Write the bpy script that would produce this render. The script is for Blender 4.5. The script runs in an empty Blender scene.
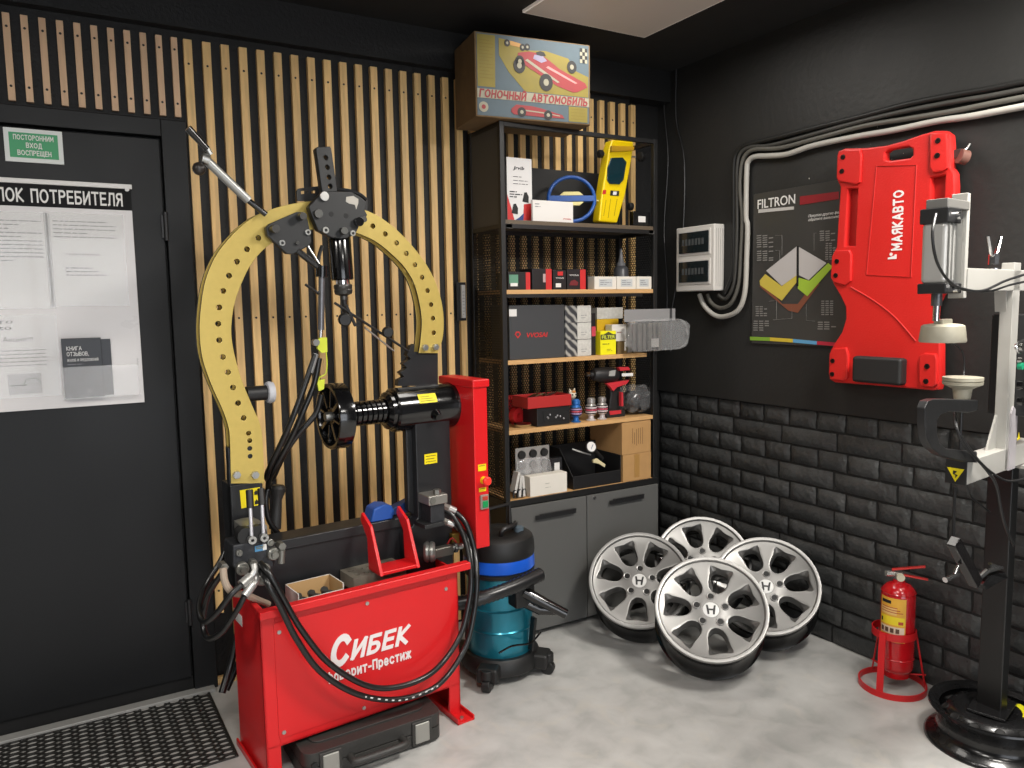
import bpy, math, random
import numpy as np
from mathutils import Vector, Matrix
from mathutils.geometry import tessellate_polygon
V = Vector
PI = math.pi
random.seed(7)
SC = bpy.context.scene
COL = SC.collection

# ------------------------------------------------------------ camera maths
F = 769.88
YAW, PIT, ROL = [math.radians(a) for a in (-30.248, 5.854, -0.953)]
CAM = V((0, 0, 1.45))
FW = V((-math.sin(YAW) * math.cos(PIT), math.cos(YAW) * math.cos(PIT), -math.sin(PIT)))
_r0 = V((math.cos(YAW), math.sin(YAW), 0)); _u0 = _r0.cross(FW)
RT = _r0 * math.cos(ROL) + _u0 * math.sin(ROL); UP = RT.cross(FW)

def ray(px, py): return FW + RT * ((px - 512) / F) - UP * ((py - 384) / F)
def hit(px, py, n, P):
    d = ray(px, py); return CAM + d * ((P - CAM).dot(n) / d.dot(n))
X, Y, Z = V((1, 0, 0)), V((0, 1, 0)), V((0, 0, 1))
def onX(px, py, x): return hit(px, py, X, V((x, 0, 0)))
def onY(px, py, y): return hit(px, py, Y, V((0, y, 0)))
def onZ(px, py, z): return hit(px, py, Z, V((0, 0, z)))

# ------------------------------------------------------------ materials
def lin(c):
    if isinstance(c, str):
        c = c.lstrip('#'); c = [int(c[i:i + 2], 16) / 255 for i in (0, 2, 4)]
    return tuple(((v / 12.92) if v <= .04045 else ((v + .055) / 1.055) ** 2.4) for v in c)
MATS = {}
def mat(name, col, rough=.5, metal=0., noise=0., nscale=30., bump=0., bscale=60., spec=.5, island=0., emit=None, estr=0., alpha=1., coat=0., stretch=None, trans=0.):
    if name in MATS: return MATS[name]
    m = bpy.data.materials.new(name); m.use_nodes = True
    nt = m.node_tree; N = nt.nodes; Lk = nt.links; b = N['Principled BSDF']
    c = lin(col)
    b.inputs['Base Color'].default_value = (*c, 1); b.inputs['Roughness'].default_value = rough
    b.inputs['Metallic'].default_value = metal; b.inputs['Specular IOR Level'].default_value = spec
    b.inputs['Coat Weight'].default_value = coat; b.inputs['Alpha'].default_value = alpha
    b.inputs['Transmission Weight'].default_value = trans
    if emit is not None:
        b.inputs['Emission Color'].default_value = (*lin(emit), 1); b.inputs['Emission Strength'].default_value = estr
    tc = N.new('ShaderNodeTexCoord'); src = tc.outputs['Object']
    if stretch:
        mp = N.new('ShaderNodeMapping'); mp.inputs['Scale'].default_value = stretch; Lk.new(src, mp.inputs['Vector']); src = mp.outputs[0]
    cur = None
    if noise:
        n = N.new('ShaderNodeTexNoise'); n.inputs['Scale'].default_value = nscale; n.inputs['Detail'].default_value = 5
        Lk.new(src, n.inputs['Vector'])
        mr = N.new('ShaderNodeMapRange'); mr.inputs[1].default_value = .10; mr.inputs[2].default_value = .75
        mr.inputs[3].default_value = 1 - noise; mr.inputs[4].default_value = 1 + noise
        Lk.new(n.outputs[0], mr.inputs[0]); cur = mr.outputs[0]
        rr = N.new('ShaderNodeMapRange'); rr.inputs[3].default_value = max(0, rough - .1); rr.inputs[4].default_value = min(1, rough + .1)
        Lk.new(n.outputs[0], rr.inputs[0]); Lk.new(rr.outputs[0], b.inputs['Roughness'])
    if island:
        g = N.new('ShaderNodeNewGeometry'); mr = N.new('ShaderNodeMapRange')
        mr.inputs[3].default_value = 1 - island; mr.inputs[4].default_value = 1 + island
        Lk.new(g.outputs['Random Per Island'], mr.inputs[0])
        if cur is not None:
            mu = N.new('ShaderNodeMath'); mu.operation = 'MULTIPLY'; Lk.new(cur, mu.inputs[0]); Lk.new(mr.outputs[0], mu.inputs[1]); cur = mu.outputs[0]
        else: cur = mr.outputs[0]
    if cur is not None:
        vm = N.new('ShaderNodeVectorMath'); vm.operation = 'SCALE'; vm.inputs[0].default_value = c
        Lk.new(cur, vm.inputs['Scale']); Lk.new(vm.outputs[0], b.inputs['Base Color'])
    if bump:
        n = N.new('ShaderNodeTexNoise'); n.inputs['Scale'].default_value = bscale; n.inputs['Detail'].default_value = 4
        Lk.new(src, n.inputs['Vector'])
        bp = N.new('ShaderNodeBump'); bp.inputs['Strength'].default_value = bump; bp.inputs['Distance'].default_value = .01
        Lk.new(n.outputs[0], bp.inputs['Height']); Lk.new(bp.outputs[0], b.inputs['Normal'])
    MATS[name] = m
    return m

def perforated(name, col, pitch=.0125, hole=.40, uax=0, vax=2):
    """dark sheet metal with a staggered pattern of round holes, in object space"""
    if name in MATS: return MATS[name]
    m = mat(name, col, .45, .3)
    nt = m.node_tree; N = nt.nodes; Lk = nt.links; b = N['Principled BSDF']
    tc = N.new('ShaderNodeTexCoord'); sp = N.new('ShaderNodeSeparateXYZ'); Lk.new(tc.outputs['Object'], sp.inputs[0])
    def mth(op, a, bb=None):
        q = N.new('ShaderNodeMath'); q.operation = op
        for i, s in enumerate((a, bb)):
            if s is None: continue
            if isinstance(s, (int, float)): q.inputs[i].default_value = s
            else: Lk.new(s, q.inputs[i])
        return q.outputs[0]
    u = mth('DIVIDE', sp.outputs[uax], pitch); v = mth('DIVIDE', sp.outputs[vax], pitch * .866)
    row = mth('FLOOR', v); odd = mth('MULTIPLY', mth('FLOORED_MODULO', row, 2.), .5)
    fu = mth('SUBTRACT', mth('FRACT', mth('ADD', u, odd)), .5); fv = mth('MULTIPLY', mth('SUBTRACT', mth('FRACT', v), .5), .866)
    r = mth('SQRT', mth('ADD', mth('MULTIPLY', fu, fu), mth('MULTIPLY', fv, fv)))
    al = mth('GREATER_THAN', r, hole); Lk.new(al, b.inputs['Alpha'])
    return m

# ------------------------------------------------------------ mesh builder
class M:
    def __init__(s): s.v = []; s.f = []; s.mi = []; s.cur = 0
    def add(s, vs, fs):
        o = len(s.v); s.v += [tuple(p) for p in vs]
        for f in fs: s.f.append([i + o for i in f]); s.mi.append(s.cur)
        return s
    def box(s, lo, hi):
        x0, y0, z0 = lo; x1, y1, z1 = hi
        if x0 > x1: x0, x1 = x1, x0
        if y0 > y1: y0, y1 = y1, y0
        if z0 > z1: z0, z1 = z1, z0
        return s.add([(x0, y0, z0), (x1, y0, z0), (x1, y1, z0), (x0, y1, z0), (x0, y0, z1), (x1, y0, z1), (x1, y1, z1), (x0, y1, z1)],
                     [(0, 3, 2, 1), (4, 5, 6, 7), (0, 1, 5, 4), (1, 2, 6, 5), (2, 3, 7, 6), (3, 0, 4, 7)])
    def obox(s, c, size, R=Matrix.Identity(3)):
        h = V(size) * .5; c = V(c); vs = []
        for sz in (-1, 1):
            for sx, sy in ((-1, -1), (1, -1), (1, 1), (-1, 1)): vs.append(c + R @ V((sx * h.x, sy * h.y, sz * h.z)))
        return s.add(vs, [(0, 3, 2, 1), (4, 5, 6, 7), (0, 1, 5, 4), (1, 2, 6, 5), (2, 3, 7, 6), (3, 0, 4, 7)])
    def bar(s, a, b, w, h, up=Z):
        a, b = V(a), V(b); d = (b - a); L = d.length; d.normalize()
        x = d.cross(up)
        if x.length < 1e-5: x = d.cross(X)
        x.normalize(); z = x.cross(d)
        R = Matrix((x, d, z)).transposed()
        return s.obox((a + b) / 2, (w, L, h), R)
    def frame(s, d):
        d = V(d).normalized(); x = d.cross(Z if abs(d.z) < .9 else X).normalized(); return x, d.cross(x).normalized(), d
    def cyl(s, a, b, r0, r1=None, n=24, caps=True):
        return s.lathe([(r0, 0), (r0 if r1 is None else r1, (V(b) - V(a)).length)], a, V(b) - V(a), n, caps)
    def lathe(s, prof, o=(0, 0, 0), axis=Z, n=32, caps=True, loop=False):
        x, y, d = s.frame(axis); o = V(o); vs = []; fs = []
        for r, h in prof:
            for k in range(n):
                a = 2 * PI * k / n; vs.append(o + d * h + x * (r * math.cos(a)) + y * (r * math.sin(a)))
        m = len(prof)
        for i in range(m if loop else m - 1):
            j = (i + 1) % m
            for k in range(n): fs.append((i * n + k, i * n + (k + 1) % n, j * n + (k + 1) % n, j * n + k))
        if caps and not loop:
            if prof[0][0] > 1e-6: fs.append(tuple(range(n - 1, -1, -1)))
            if prof[-1][0] > 1e-6: fs.append(tuple((m - 1) * n + k for k in range(n)))
        return s.add(vs, fs)
    def tube(s, pts, r, n=10, smooth=0, caps=True, flat=1.):
        pts = [V(p) for p in pts]
        if smooth: pts = catmull(pts, smooth)
        rs = r if isinstance(r, (list, tuple)) else [r] * len(pts)
        if len(rs) != len(pts): rs = [rs[min(len(rs) - 1, int(i * len(rs) / len(pts)))] for i in range(len(pts))]
        t = [(pts[min(i + 1, len(pts) - 1)] - pts[max(i - 1, 0)]).normalized() for i in range(len(pts))]
        x = t[0].cross(Z if abs(t[0].z) < .9 else X).normalized(); vs = []; fs = []
        for i, p in enumerate(pts):
            x = (x - t[i] * x.dot(t[i])).normalized(); y = t[i].cross(x)
            for k in range(n):
                a = 2 * PI * k / n; vs.append(p + x * (rs[i] * math.cos(a)) + y * (rs[i] * flat * math.sin(a)))
        for i in range(len(pts) - 1):
            for k in range(n): fs.append((i * n + k, i * n + (k + 1) % n, (i + 1) * n + (k + 1) % n, (i + 1) * n + k))
        if caps: fs.append(tuple(range(n - 1, -1, -1))); fs.append(tuple((len(pts) - 1) * n + k for k in range(n)))
        return s.add(vs, fs)
    def prism(s, pts, ext):
        """pts: planar outline (3D), ext: extrusion vector"""
        pts = [V(p) for p in pts]; e = V(ext); n = len(pts)
        nor = V((0, 0, 0))
        for i in range(n): nor += pts[i].cross(pts[(i + 1) % n])
        if nor.dot(e) > 0: pts = pts[::-1]
        tris = tessellate_polygon([pts])
        fs = []
        for t in tris:
            a, b, c = t; q = (pts[b] - pts[a]).cross(pts[c] - pts[a])
            if q.dot(e) > 0: a, b, c = c, b, a
            fs.append((a, b, c)); fs.append((c + n, b + n, a + n))
        for i in range(n): fs.append((i, i + n, (i + 1) % n + n, (i + 1) % n))
        return s.add(pts + [p + e for p in pts], fs)
    def sphere(s, c, r, n=16, sc=(1, 1, 1)):
        prof = [(r * math.sin(PI * i / (n // 2)), -r * math.cos(PI * i / (n // 2))) for i in range(n // 2 + 1)]
        o = len(s.v); s.lathe(prof, (0, 0, 0), Z, n)
        for i in range(o, len(s.v)):
            p = s.v[i]; s.v[i] = (p[0] * sc[0] + c[0], p[1] * sc[1] + c[1], p[2] * sc[2] + c[2])
        return s
    def torus(s, c, R, r, axis=Z, n=40, m=10):
        return s.lathe([(R + r * math.cos(2 * PI * k / m), r * math.sin(2 * PI * k / m)) for k in range(m)], c, axis, n, loop=True)
    def build(s, name, mats, parent=None, bevel=0., seg=2, smooth=35, weld=False):
        me = bpy.data.meshes.new(name); me.from_pydata(s.v, [], s.f)
        mats = mats if isinstance(mats, (list, tuple)) else [mats]
        for q in mats: me.materials.append(q)
        if len(mats) > 1: me.polygons.foreach_set('material_index', s.mi)
        import bmesh
        bm = bmesh.new(); bm.from_mesh(me)
        if weld: bmesh.ops.remove_doubles(bm, verts=bm.verts, dist=1e-5)
        bmesh.ops.recalc_face_normals(bm, faces=bm.faces); bm.to_mesh(me); bm.free()
        return link(name, me, parent, bevel, seg, smooth)

def link(name, me, parent=None, bevel=0., seg=2, smooth=35):
    if smooth:
        me.polygons.foreach_set('use_smooth', [True] * len(me.polygons)); me.set_sharp_from_angle(angle=math.radians(smooth))
    o = bpy.data.objects.new(name, me); COL.objects.link(o)
    if parent is not None: o.parent = parent.e if isinstance(parent, Thing) else parent
    if bevel:
        b = o.modifiers.new('bevel', 'BEVEL'); b.width = bevel; b.segments = seg; b.limit_method = 'ANGLE'; b.angle_limit = math.radians(40)
        b.harden_normals = True
    me.update()
    return o

def catmull(p, k):
    out = []
    for i in range(len(p) - 1):
        a, b, c, d = p[max(i - 1, 0)], p[i], p[i + 1], p[min(i + 2, len(p) - 1)]
        for j in range(k):
            t = j / k
            out.append(.5 * ((2 * b) + (c - a) * t + (2 * a - 5 * b + 4 * c - d) * t * t + (3 * b - a - 3 * c + d) * t ** 3))
    return out + [p[-1]]
def smooth2(pts, k=4, closed=True):
    """rounded closed outline through 2D or 3D points"""
    P = [V(p) for p in pts]; n = len(P); out = []
    for i in range(n):
        a, b, c, d = P[i - 1], P[i], P[(i + 1) % n], P[(i + 2) % n]
        for j in range(k):
            t = j / k; out.append(.5 * ((2 * b) + (c - a) * t + (2 * a - 5 * b + 4 * c - d) * t * t + (3 * b - a - 3 * c + d) * t ** 3))
    return out
def rrect(x0, y0, x1, y1, r, k=5):
    out = []
    for cx, cy, a0 in ((x1 - r, y1 - r, 0), (x0 + r, y1 - r, 90), (x0 + r, y0 + r, 180), (x1 - r, y0 + r, 270)):
        for i in range(k + 1):
            a = math.radians(a0 + 90 * i / k); out.append((cx + r * math.cos(a), cy + r * math.sin(a)))
    return out
def circ(cx, cy, r, n=16, ry=None): return [(cx + r * math.cos(2 * PI * k / n), cy + (ry or r) * math.sin(2 * PI * k / n)) for k in range(n)]

def plate(name, loops, thick, frame, mats, parent=None, bevel=0., smooth=35):
    """flat plate with holes: loops of 2D points, frame = (origin, u, v): thick is extruded along u x v, centred"""
    cu = bpy.data.curves.new(name, 'CURVE'); cu.dimensions = '2D'; cu.fill_mode = 'BOTH'; cu.extrude = thick / 2 - bevel; cu.bevel_depth = bevel; cu.bevel_resolution = 1
    if bevel: cu.offset = -bevel
    for lp in loops:
        sp = cu.splines.new('POLY'); sp.points.add(len(lp) - 1)
        for i, p in enumerate(lp): sp.points[i].co = (p[0], p[1], 0, 1)
        sp.use_cyclic_u = True
    return curve_mesh(name, cu, frame, mats, parent, smooth)
def curve_mesh(name, cu, frame, mats, parent, smooth=35, post=None):
    o = bpy.data.objects.new('tmp', cu); COL.objects.link(o)
    dg = bpy.context.evaluated_depsgraph_get(); me = bpy.data.meshes.new_from_object(o.evaluated_get(dg))
    bpy.data.objects.remove(o); bpy.data.curves.remove(cu)
    c, u, v = [V(q) for q in frame]; w = u.cross(v)
    if post: post(me)
    for q in me.vertices: q.co = c + u * q.co.x + v * q.co.y + w * q.co.z
    me.materials.clear()
    mats = mats if isinstance(mats, (list, tuple)) else [mats]
    for q in mats: me.materials.append(q)
    if len(mats) > 1:
        for p in me.polygons: p.material_index = 0 if abs(p.normal.dot(w.normalized())) > .9 else 1
    me.name = name
    return link(name, me, parent, 0, 2, smooth)
def _arc(cx, cy, rx, ry, a0, a1, n=10): return [(cx + rx * math.cos(math.radians(a0 + (a1 - a0) * i / n)), cy + ry * math.sin(math.radians(a0 + (a1 - a0) * i / n))) for i in range(n + 1)]
def _glyphs():
    low = [(0, .55), (.34, .55)] + _arc(.34, .275, .26, .275, 90, -90) + [(0, 0)]
    upb = [(0, 1), (.33, 1)] + _arc(.33, .76, .24, .24, 90, -90) + [(0, .52)]
    st = [(0, 0), (0, 1)]
    G = {'А': (.70, [[(0, 0), (.35, 1), (.70, 0)], [(.13, .33), (.57, .33)]]), 'Б': (.60, [[(.55, 1), (0, 1), (0, 0)], low]),
         'В': (.60, [st, upb, [(0, .52), (.34, .52)] + _arc(.34, .26, .26, .26, 90, -90) + [(0, 0)]]), 'Г': (.52, [[(0, 0), (0, 1), (.52, 1)]]),
         'Д': (.76, [[(0, -.2), (0, 0), (.76, 0), (.76, -.2)], [(.12, 0), (.22, 1), (.62, 1), (.62, 0)]]), 'Е': (.54, [[(.54, 1), (0, 1), (0, 0), (.54, 0)], [(0, .52), (.48, .52)]]),
         'Ж': (.92, [[(.46, 0), (.46, 1)], [(0, 1), (.40, .52), (0, 0)], [(.92, 1), (.52, .52), (.92, 0)], [(.3, .52), (.62, .52)]]), 'З': (.56, [_arc(.27, .76, .27, .24, 150, -90) + _arc(.27, .26, .29, .26, 90, -150)]),
         'И': (.62, [[(0, 1), (0, 0), (.62, 1), (.62, 0)]]), 'Й': (.62, [[(0, 1), (0, 0), (.62, 1), (.62, 0)], _arc(.31, 1.28, .15, .12, 180, 360)]), 'К': (.60, [st, [(.56, 1), (.06, .5), (.60, 0)]]),
         'Л': (.64, [[(0, 0), (.10, .05), (.18, 1), (.64, 1), (.64, 0)]]), 'М': (.76, [[(0, 0), (0, 1), (.38, .3), (.76, 1), (.76, 0)]]), 'Н': (.62, [st, [(.62, 0), (.62, 1)], [(0, .5), (.62, .5)]]),
         'О': (.76, [_arc(.38, .5, .38, .5, 0, 360, 22)]), 'П': (.62, [[(0, 0), (0, 1), (.62, 1), (.62, 0)]]), 'Р': (.57, [st, upb]), 'С': (.68, [_arc(.38, .5, .38, .5, 42, 318, 18)]),
         'Т': (.64, [[(0, 1), (.64, 1)], [(.32, 0), (.32, 1)]]), 'У': (.62, [[(0, 1), (.33, .36)], [(.62, 1), (.27, .04), (.08, 0)]]), 'Х': (.64, [[(0, 0), (.64, 1)], [(0, 1), (.64, 0)]]),
         'Ч': (.58, [[(0, 1), (0, .64)] + _arc(.2, .62, .2, .18, 180, 270) + [(.58, .46)], [(.58, 0), (.58, 1)]]), 'Щ': (.92, [[(0, 1), (0, 0), (.84, 0), (.84, 1)], [(.42, 0), (.42, 1)], [(.84, 0), (.96, 0), (.96, -.2)]]),
         'Ы': (.84, [st, low, [(.84, 0), (.84, 1)]]), 'Ь': (.60, [st, low]), 'Я': (.58, [[(.58, 0), (.58, 1), (.25, 1)] + _arc(.25, .76, .24, .24, 90, 270) + [(.58, .52)], [(.26, .52), (0, 0)]]),
         'Ф': (.86, [[(.43, -.06), (.43, 1.06)], _arc(.43, .52, .43, .33, 0, 360, 22)]), '-': (.34, [[(0, .4), (.34, .4)]]), ' ': (.30, []), ',': (.06, [[(.05, .05), (0, -.2)]]), 'п': None}
    h = .74
    for a, b_ in (('в', 'В'), ('и', 'И'), ('т', 'Т'), ('ж', 'Ж'), ('о', 'О'), ('с', 'С')):
        w, s = G[b_]; G[a] = (w * .82, [[(x * .82, y * h) for x, y in l] for l in s])
    G['р'] = (.54, [[(0, -.3), (0, h)], _arc(.27, h / 2, .27, h / 2, 0, 360, 18)]); G['а'] = (.50, [_arc(.25, h * .5, .25, h * .5, 0, 360, 16), [(.50, 0), (.50, h)]])
    G['е'] = (.56, [_arc(.28, h / 2, .28, h / 2, -40, -360, 18) + [(0.02, h / 2)]])
    return G
GLYPH = _glyphs()
def ctext(name, body, frame, w, h, m, parent, thick, shear, wt):
    x = 0; polys = []
    for ch in body:
        gw, strokes = GLYPH[ch]
        for l in strokes: polys.append([(px + x, py) for px, py in l])
        x += gw + .14 + wt
    x -= .14 + wt
    c, u, v = [V(q) for q in frame]; n = u.cross(v); b = M(); kk = 0; xs = x + shear
    to = lambda p: c + u * ((p[0] + shear * p[1] + wt / 2) / (xs + wt) * w) + v * (p[1] * h)
    for l in polys:
        for i in range(len(l) - 1):
            a, d = V((l[i][0], l[i][1])), V((l[i + 1][0], l[i + 1][1])); e = d - a
            if e.length < 1e-6: continue
            e.normalize(); a2 = a - e * wt * (.5 if len(l) < 8 or i == 0 else .15); d2 = d + e * wt * (.5 if len(l) < 8 or i == len(l) - 2 else .15); p = V((-e.y, e.x)) * wt / 2
            q = [a2 + p, a2 - p, d2 - p, d2 + p]
            q = [V((z.x, min(max(z.y, -.32), 1.4))) for z in q]
            kk += 1; b.prism([to(z) - n * thick / 2 for z in q], n * (thick + (kk % 5) * 7e-5))
    return b.build(name, m, parent, smooth=0)
def text(name, body, frame, w, h, m, parent=None, thick=.0012, shear=0., bold=0., align=None, space=1.):
    """lettering fitted into a w x h box whose lower left corner is frame[0]"""
    if '\n' not in body and all(GLYPH.get(ch) for ch in body) and any(ch > '\u0400' for ch in body):
        return ctext(name, body, frame, w, h * .94, m, parent, thick, shear, .15 + bold * 4)
    cu = bpy.data.curves.new(name, 'FONT'); cu.body = body; cu.size = 1; cu.extrude = thick / 2; cu.shear = shear; cu.space_character = space
    cu.offset = bold; cu.resolution_u = 4
    if align: cu.align_x = align
    def post(me):
        xs = [q.co.x for q in me.vertices]; ys = [q.co.y for q in me.vertices]
        x0, x1, y0, y1 = min(xs), max(xs), min(ys), max(ys)
        for q in me.vertices: q.co.x = (q.co.x - x0) / (x1 - x0) * w; q.co.y = (q.co.y - y0) / (y1 - y0) * h
    return curve_mesh(name, cu, frame, m, parent, 0, post)

class Thing:
    """an Empty at the base of a thing; geometry of its parts is written in its own frame"""
    def __init__(s, name, label, cat, loc=(0, 0, 0), rz=0., group=None, rx=0., kind=None):
        s.e = bpy.data.objects.new(name, None); s.e.empty_display_size = .05; COL.objects.link(s.e)
        s.e.location = loc; s.e.rotation_euler = (rx, 0, rz)
        s.m = Matrix.Translation(V(loc)) @ Matrix.Rotation(rz, 4, 'Z') @ Matrix.Rotation(rx, 4, 'X'); s.i = s.m.inverted()
        if kind: s.e['kind'] = kind
        else: s.e['label'] = label; s.e['category'] = cat
        if group: s.e['group'] = group
        s.O = V(loc); s.r = s.m.to_3x3()
    def L(s, p): return s.i @ V(p)
    def P(s, px, py, ly): return s.i @ hit(px, py, s.r @ Y, s.m @ V((0, ly, 0)))
    def PX(s, px, py, lx): return s.i @ hit(px, py, s.r @ X, s.m @ V((lx, 0, 0)))
    def PZ(s, px, py, lz): return s.i @ hit(px, py, s.r @ Z, s.m @ V((0, 0, lz)))
def tag(o, label, cat, group=None, kind=None):
    if kind: o['kind'] = kind
    if label: o['label'] = label
    if cat: o['category'] = cat
    if group: o['group'] = group
    return o
def at(o, loc, rz=0.):
    o.location = loc; o.rotation_euler.z = rz; return o
def struct(o): o['kind'] = 'structure'; return o

# common materials
BLK = mat('black_metal', '#1b1b1c', .42, 0, .12, 40)
BLKG = mat('black_gloss', '#0c0c0d', .16, 0, coat=.5)
BLKR = mat('black_rubber', '#161616', .5)
RED = mat('red_paint', '#cf1a1e', .33, 0, .04, 8, spec=.5)
STEEL = mat('steel', '#b9b9b6', .3, .9)
CHROME = mat('chrome', '#d8d8d8', .15, 1.)
DKSTEEL = mat('dark_steel', '#5a5a58', .4, .8)
WHITE = mat('white_plastic', '#dedcd8', .4)
PAPER = mat('paper', '#dcdad8', .7)
YEL = mat('yellow_label', '#e8d40c', .5)
CARD = mat('cardboard', '#a98252', .85, 0, .08, 20)
INK = mat('black_ink', '#151515', .6)
GINK = mat('grey_ink', '#77777a', .6)

# ============================================================ THE SETTING
YB = 3.067      # front of the slats
XW = 2.73       # face of the brick wall
PAINT = mat('black_wall_paint', '#0f0f0f', .62, 0, .15, 6, bump=.25, bscale=90)
PLAST = mat('black_plaster', '#212120', .55, 0, .25, 3, bump=.15, bscale=40)
BRICK = mat('black_painted_brick', '#3a3b3b', .32, 0, .22, 14, bump=.6, bscale=45, island=.18)
MORT = mat('black_mortar', '#191919', .7, bump=.5, bscale=60)
CEIL = mat('black_ceiling', '#131313', .8, 0, .1, 4)
WOODS = mat('slat_wood', '#dcb67a', .5, 0, .28, 5, stretch=(14, 14, 1.2), island=.14)
WOODP = mat('slat_wood_pale', '#d4b08c', .5, 0, .15, 5, stretch=(14, 14, 1.2), island=.1)
DOORM = mat('door_black', '#141516', .45, 0, .16, 3, spec=.3, bump=.08, bscale=12)

def floor_material():
    m = mat('painted_concrete', '#aaa9a4', .42)
    nt = m.node_tree; N = nt.nodes; Lk = nt.links; b = N['Principled BSDF']
    tc = N.new('ShaderNodeTexCoord')
    def noise(scale, det, dist=0.):
        n = N.new('ShaderNodeTexNoise'); n.inputs['Scale'].default_value = scale; n.inputs['Detail'].default_value = det; n.inputs['Distortion'].default_value = dist
        Lk.new(tc.outputs['Object'], n.inputs['Vector']); return n.outputs[0]
    cr = N.new('ShaderNodeValToRGB'); e = cr.color_ramp.elements
    e[0].position = .32; e[0].color = (*lin('#a3a3a0'), 1); e[1].position = .7; e[1].color = (*lin('#bab9b6'), 1)
    x = e.new(.5); x.color = (*lin('#b1b0ad'), 1)
    Lk.new(noise(9, 10, .4), cr.inputs[0])
    c2 = N.new('ShaderNodeValToRGB'); e = c2.color_ramp.elements
    e[0].position = .56; e[0].color = (0, 0, 0, 1); e[1].position = .66; e[1].color = (1, 1, 1, 1)
    Lk.new(noise(4.5, 12, 2.2), c2.inputs[0])
    mx = N.new('ShaderNodeMix'); mx.data_type = 'RGBA'; mf = N.new('ShaderNodeMath'); mf.operation = 'MULTIPLY'; mf.inputs[1].default_value = .35
    Lk.new(c2.outputs[0], mf.inputs[0]); Lk.new(mf.outputs[0], mx.inputs[0]); Lk.new(cr.outputs[0], mx.inputs[6]); mx.inputs[7].default_value = (*lin('#bdb8ae'), 1)
    Lk.new(mx.outputs[2], b.inputs['Base Color'])
    bp = N.new('ShaderNodeBump'); bp.inputs['Strength'].default_value = .2; bp.inputs['Distance'].default_value = .01
    Lk.new(noise(14, 6), bp.inputs['Height']); Lk.new(bp.outputs[0], b.inputs['Normal'])
    rr = N.new('ShaderNodeMapRange'); rr.inputs[3].default_value = .25; rr.inputs[4].default_value = .55
    Lk.new(noise(7, 5), rr.inputs[0]); Lk.new(rr.outputs[0], b.inputs['Roughness'])
    return m
struct(M().box((-2.1, -3.1, -.06), (2.86, 3.2, 0)).build('floor', floor_material(), smooth=0))
struct(M().box((-2.1, -3.1, 2.6), (2.86, 3.2, 2.68)).build('ceiling', CEIL, smooth=0))
wb = struct(M().box((-2.1, 3.135, 0), (2.75, 3.2, 2.6)).build('wall_back', PAINT, smooth=0))
M().box((-2.0, 3.087, 0), (2.50, 3.135, 2.6)).build('backing_board', PAINT, wb, smooth=0)
struct(M().box((-2.1, -3.1, 0), (-2.0, 3.135, 2.6)).build('wall_left', mat('left_wall_paint', '#4a4a4a', .6), smooth=0))
wr = struct(M().box((2.744, -3.1, 0), (2.86, 3.135, 2.6)).build('wall_right', MORT, smooth=0))
b = M().box((2.722, -3.0, .986), (2.744, 3.135, 2.6)); b.build('plaster', PLAST, wr, smooth=0)

rb = random.Random(3)
b = M()
def one_brick(b, y0, y1, z0, z1):
    nu, nv = 8, 4; vs = []; g = .004
    for i in range(nu + 1):
        for j in range(nv + 1):
            u, v = i / nu, j / nv
            eu, ev = min(u, 1 - u) * (y1 - y0), min(v, 1 - v) * (z1 - z0)
            dx = .011 * max(0, 1 - min(eu, ev) / .010) ** 1.8 + rb.uniform(-.0012, .0012)
            if rb.random() < .04: dx += rb.uniform(.002, .005)
            edge = (rb.uniform(-.002, .002))
            vs.append((XW + dx, y0 + (y1 - y0) * u + edge, z0 + (z1 - z0) * v + edge * .6))
    fs = [(i * (nv + 1) + j, (i + 1) * (nv + 1) + j, (i + 1) * (nv + 1) + j + 1, i * (nv + 1) + j + 1) for i in range(nu) for j in range(nv)]
    b.add(vs, fs)
PITCH = .0822
for row in range(12):
    zt = .985 - row * PITCH; p = .142 if row % 2 == 0 else .285; y = (2.993 if row % 2 == 0 else 2.893) + p
    jit = rb.uniform(-.012, .012) if row > 1 else 0
    while y > -2.6:
        a = min(y + jit, 3.135)
        one_brick(b, y - p + .0045 + jit, a - .0045, max(.0, zt - PITCH + .004), zt - .0045 + rb.uniform(-.002, .001)); y -= p
b.build('brickwork', BRICK, wr, smooth=50)
# bare specks where the paint of the plaster has chipped
b = M(); rc = random.Random(11)
for k in range(120):
    px = rc.gauss(880, 9) if k < 80 else rc.uniform(800, 930); py = rc.uniform(200, 345) if k < 80 else rc.uniform(120, 340)
    q = onX(px, py, 2.7215); r = rc.choice((.001, .0015, .002, .003)) * rc.uniform(.6, 1.3)
    b.prism([(q.x, q.y + r * math.cos(a) * rc.uniform(.6, 1.3), q.z + r * math.sin(a) * rc.uniform(.6, 1.3)) for a in [j * 1.047 for j in range(6)]], (-.0006, 0, 0))
b.build('chipped_spots', mat('bare_plaster', '#b9b5ac', .8), wr, smooth=0)
# front wall behind the camera with the glazed entrance that lets the daylight in
wf = struct(M().box((-2.1, -3.1, 0), (-1.3, -3.0, 2.6)).box((1.9, -3.1, 0), (2.75, -3.0, 2.6)).box((-1.3, -3.1, 2.25), (1.9, -3.0, 2.6)).build('wall_front', mat('front_wall_paint', '#55534f', .6), smooth=0))
win = Thing('window_1', None, None, (.3, -3.06, 0), kind='structure')
b = M()
for x in (-1.6, -.53, .53, 1.57): b.box((x, -.03, 0), (x + .05, .03, 2.25))
for z in (0, .95, 2.2): b.box((-1.6, -.03, z), (1.62, .03, z + .06))
b.build('window_frame', mat('window_frame_grey', '#2c2c2e', .4), win)
DAY = mat('daylight_glass', '#e8f0ff', .3, emit='#edf1f8', estr=2.3)
M().box((-1.58, -.015, .03), (1.6, -.005, 2.22)).build('window_pane', DAY, win, smooth=0)

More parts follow.
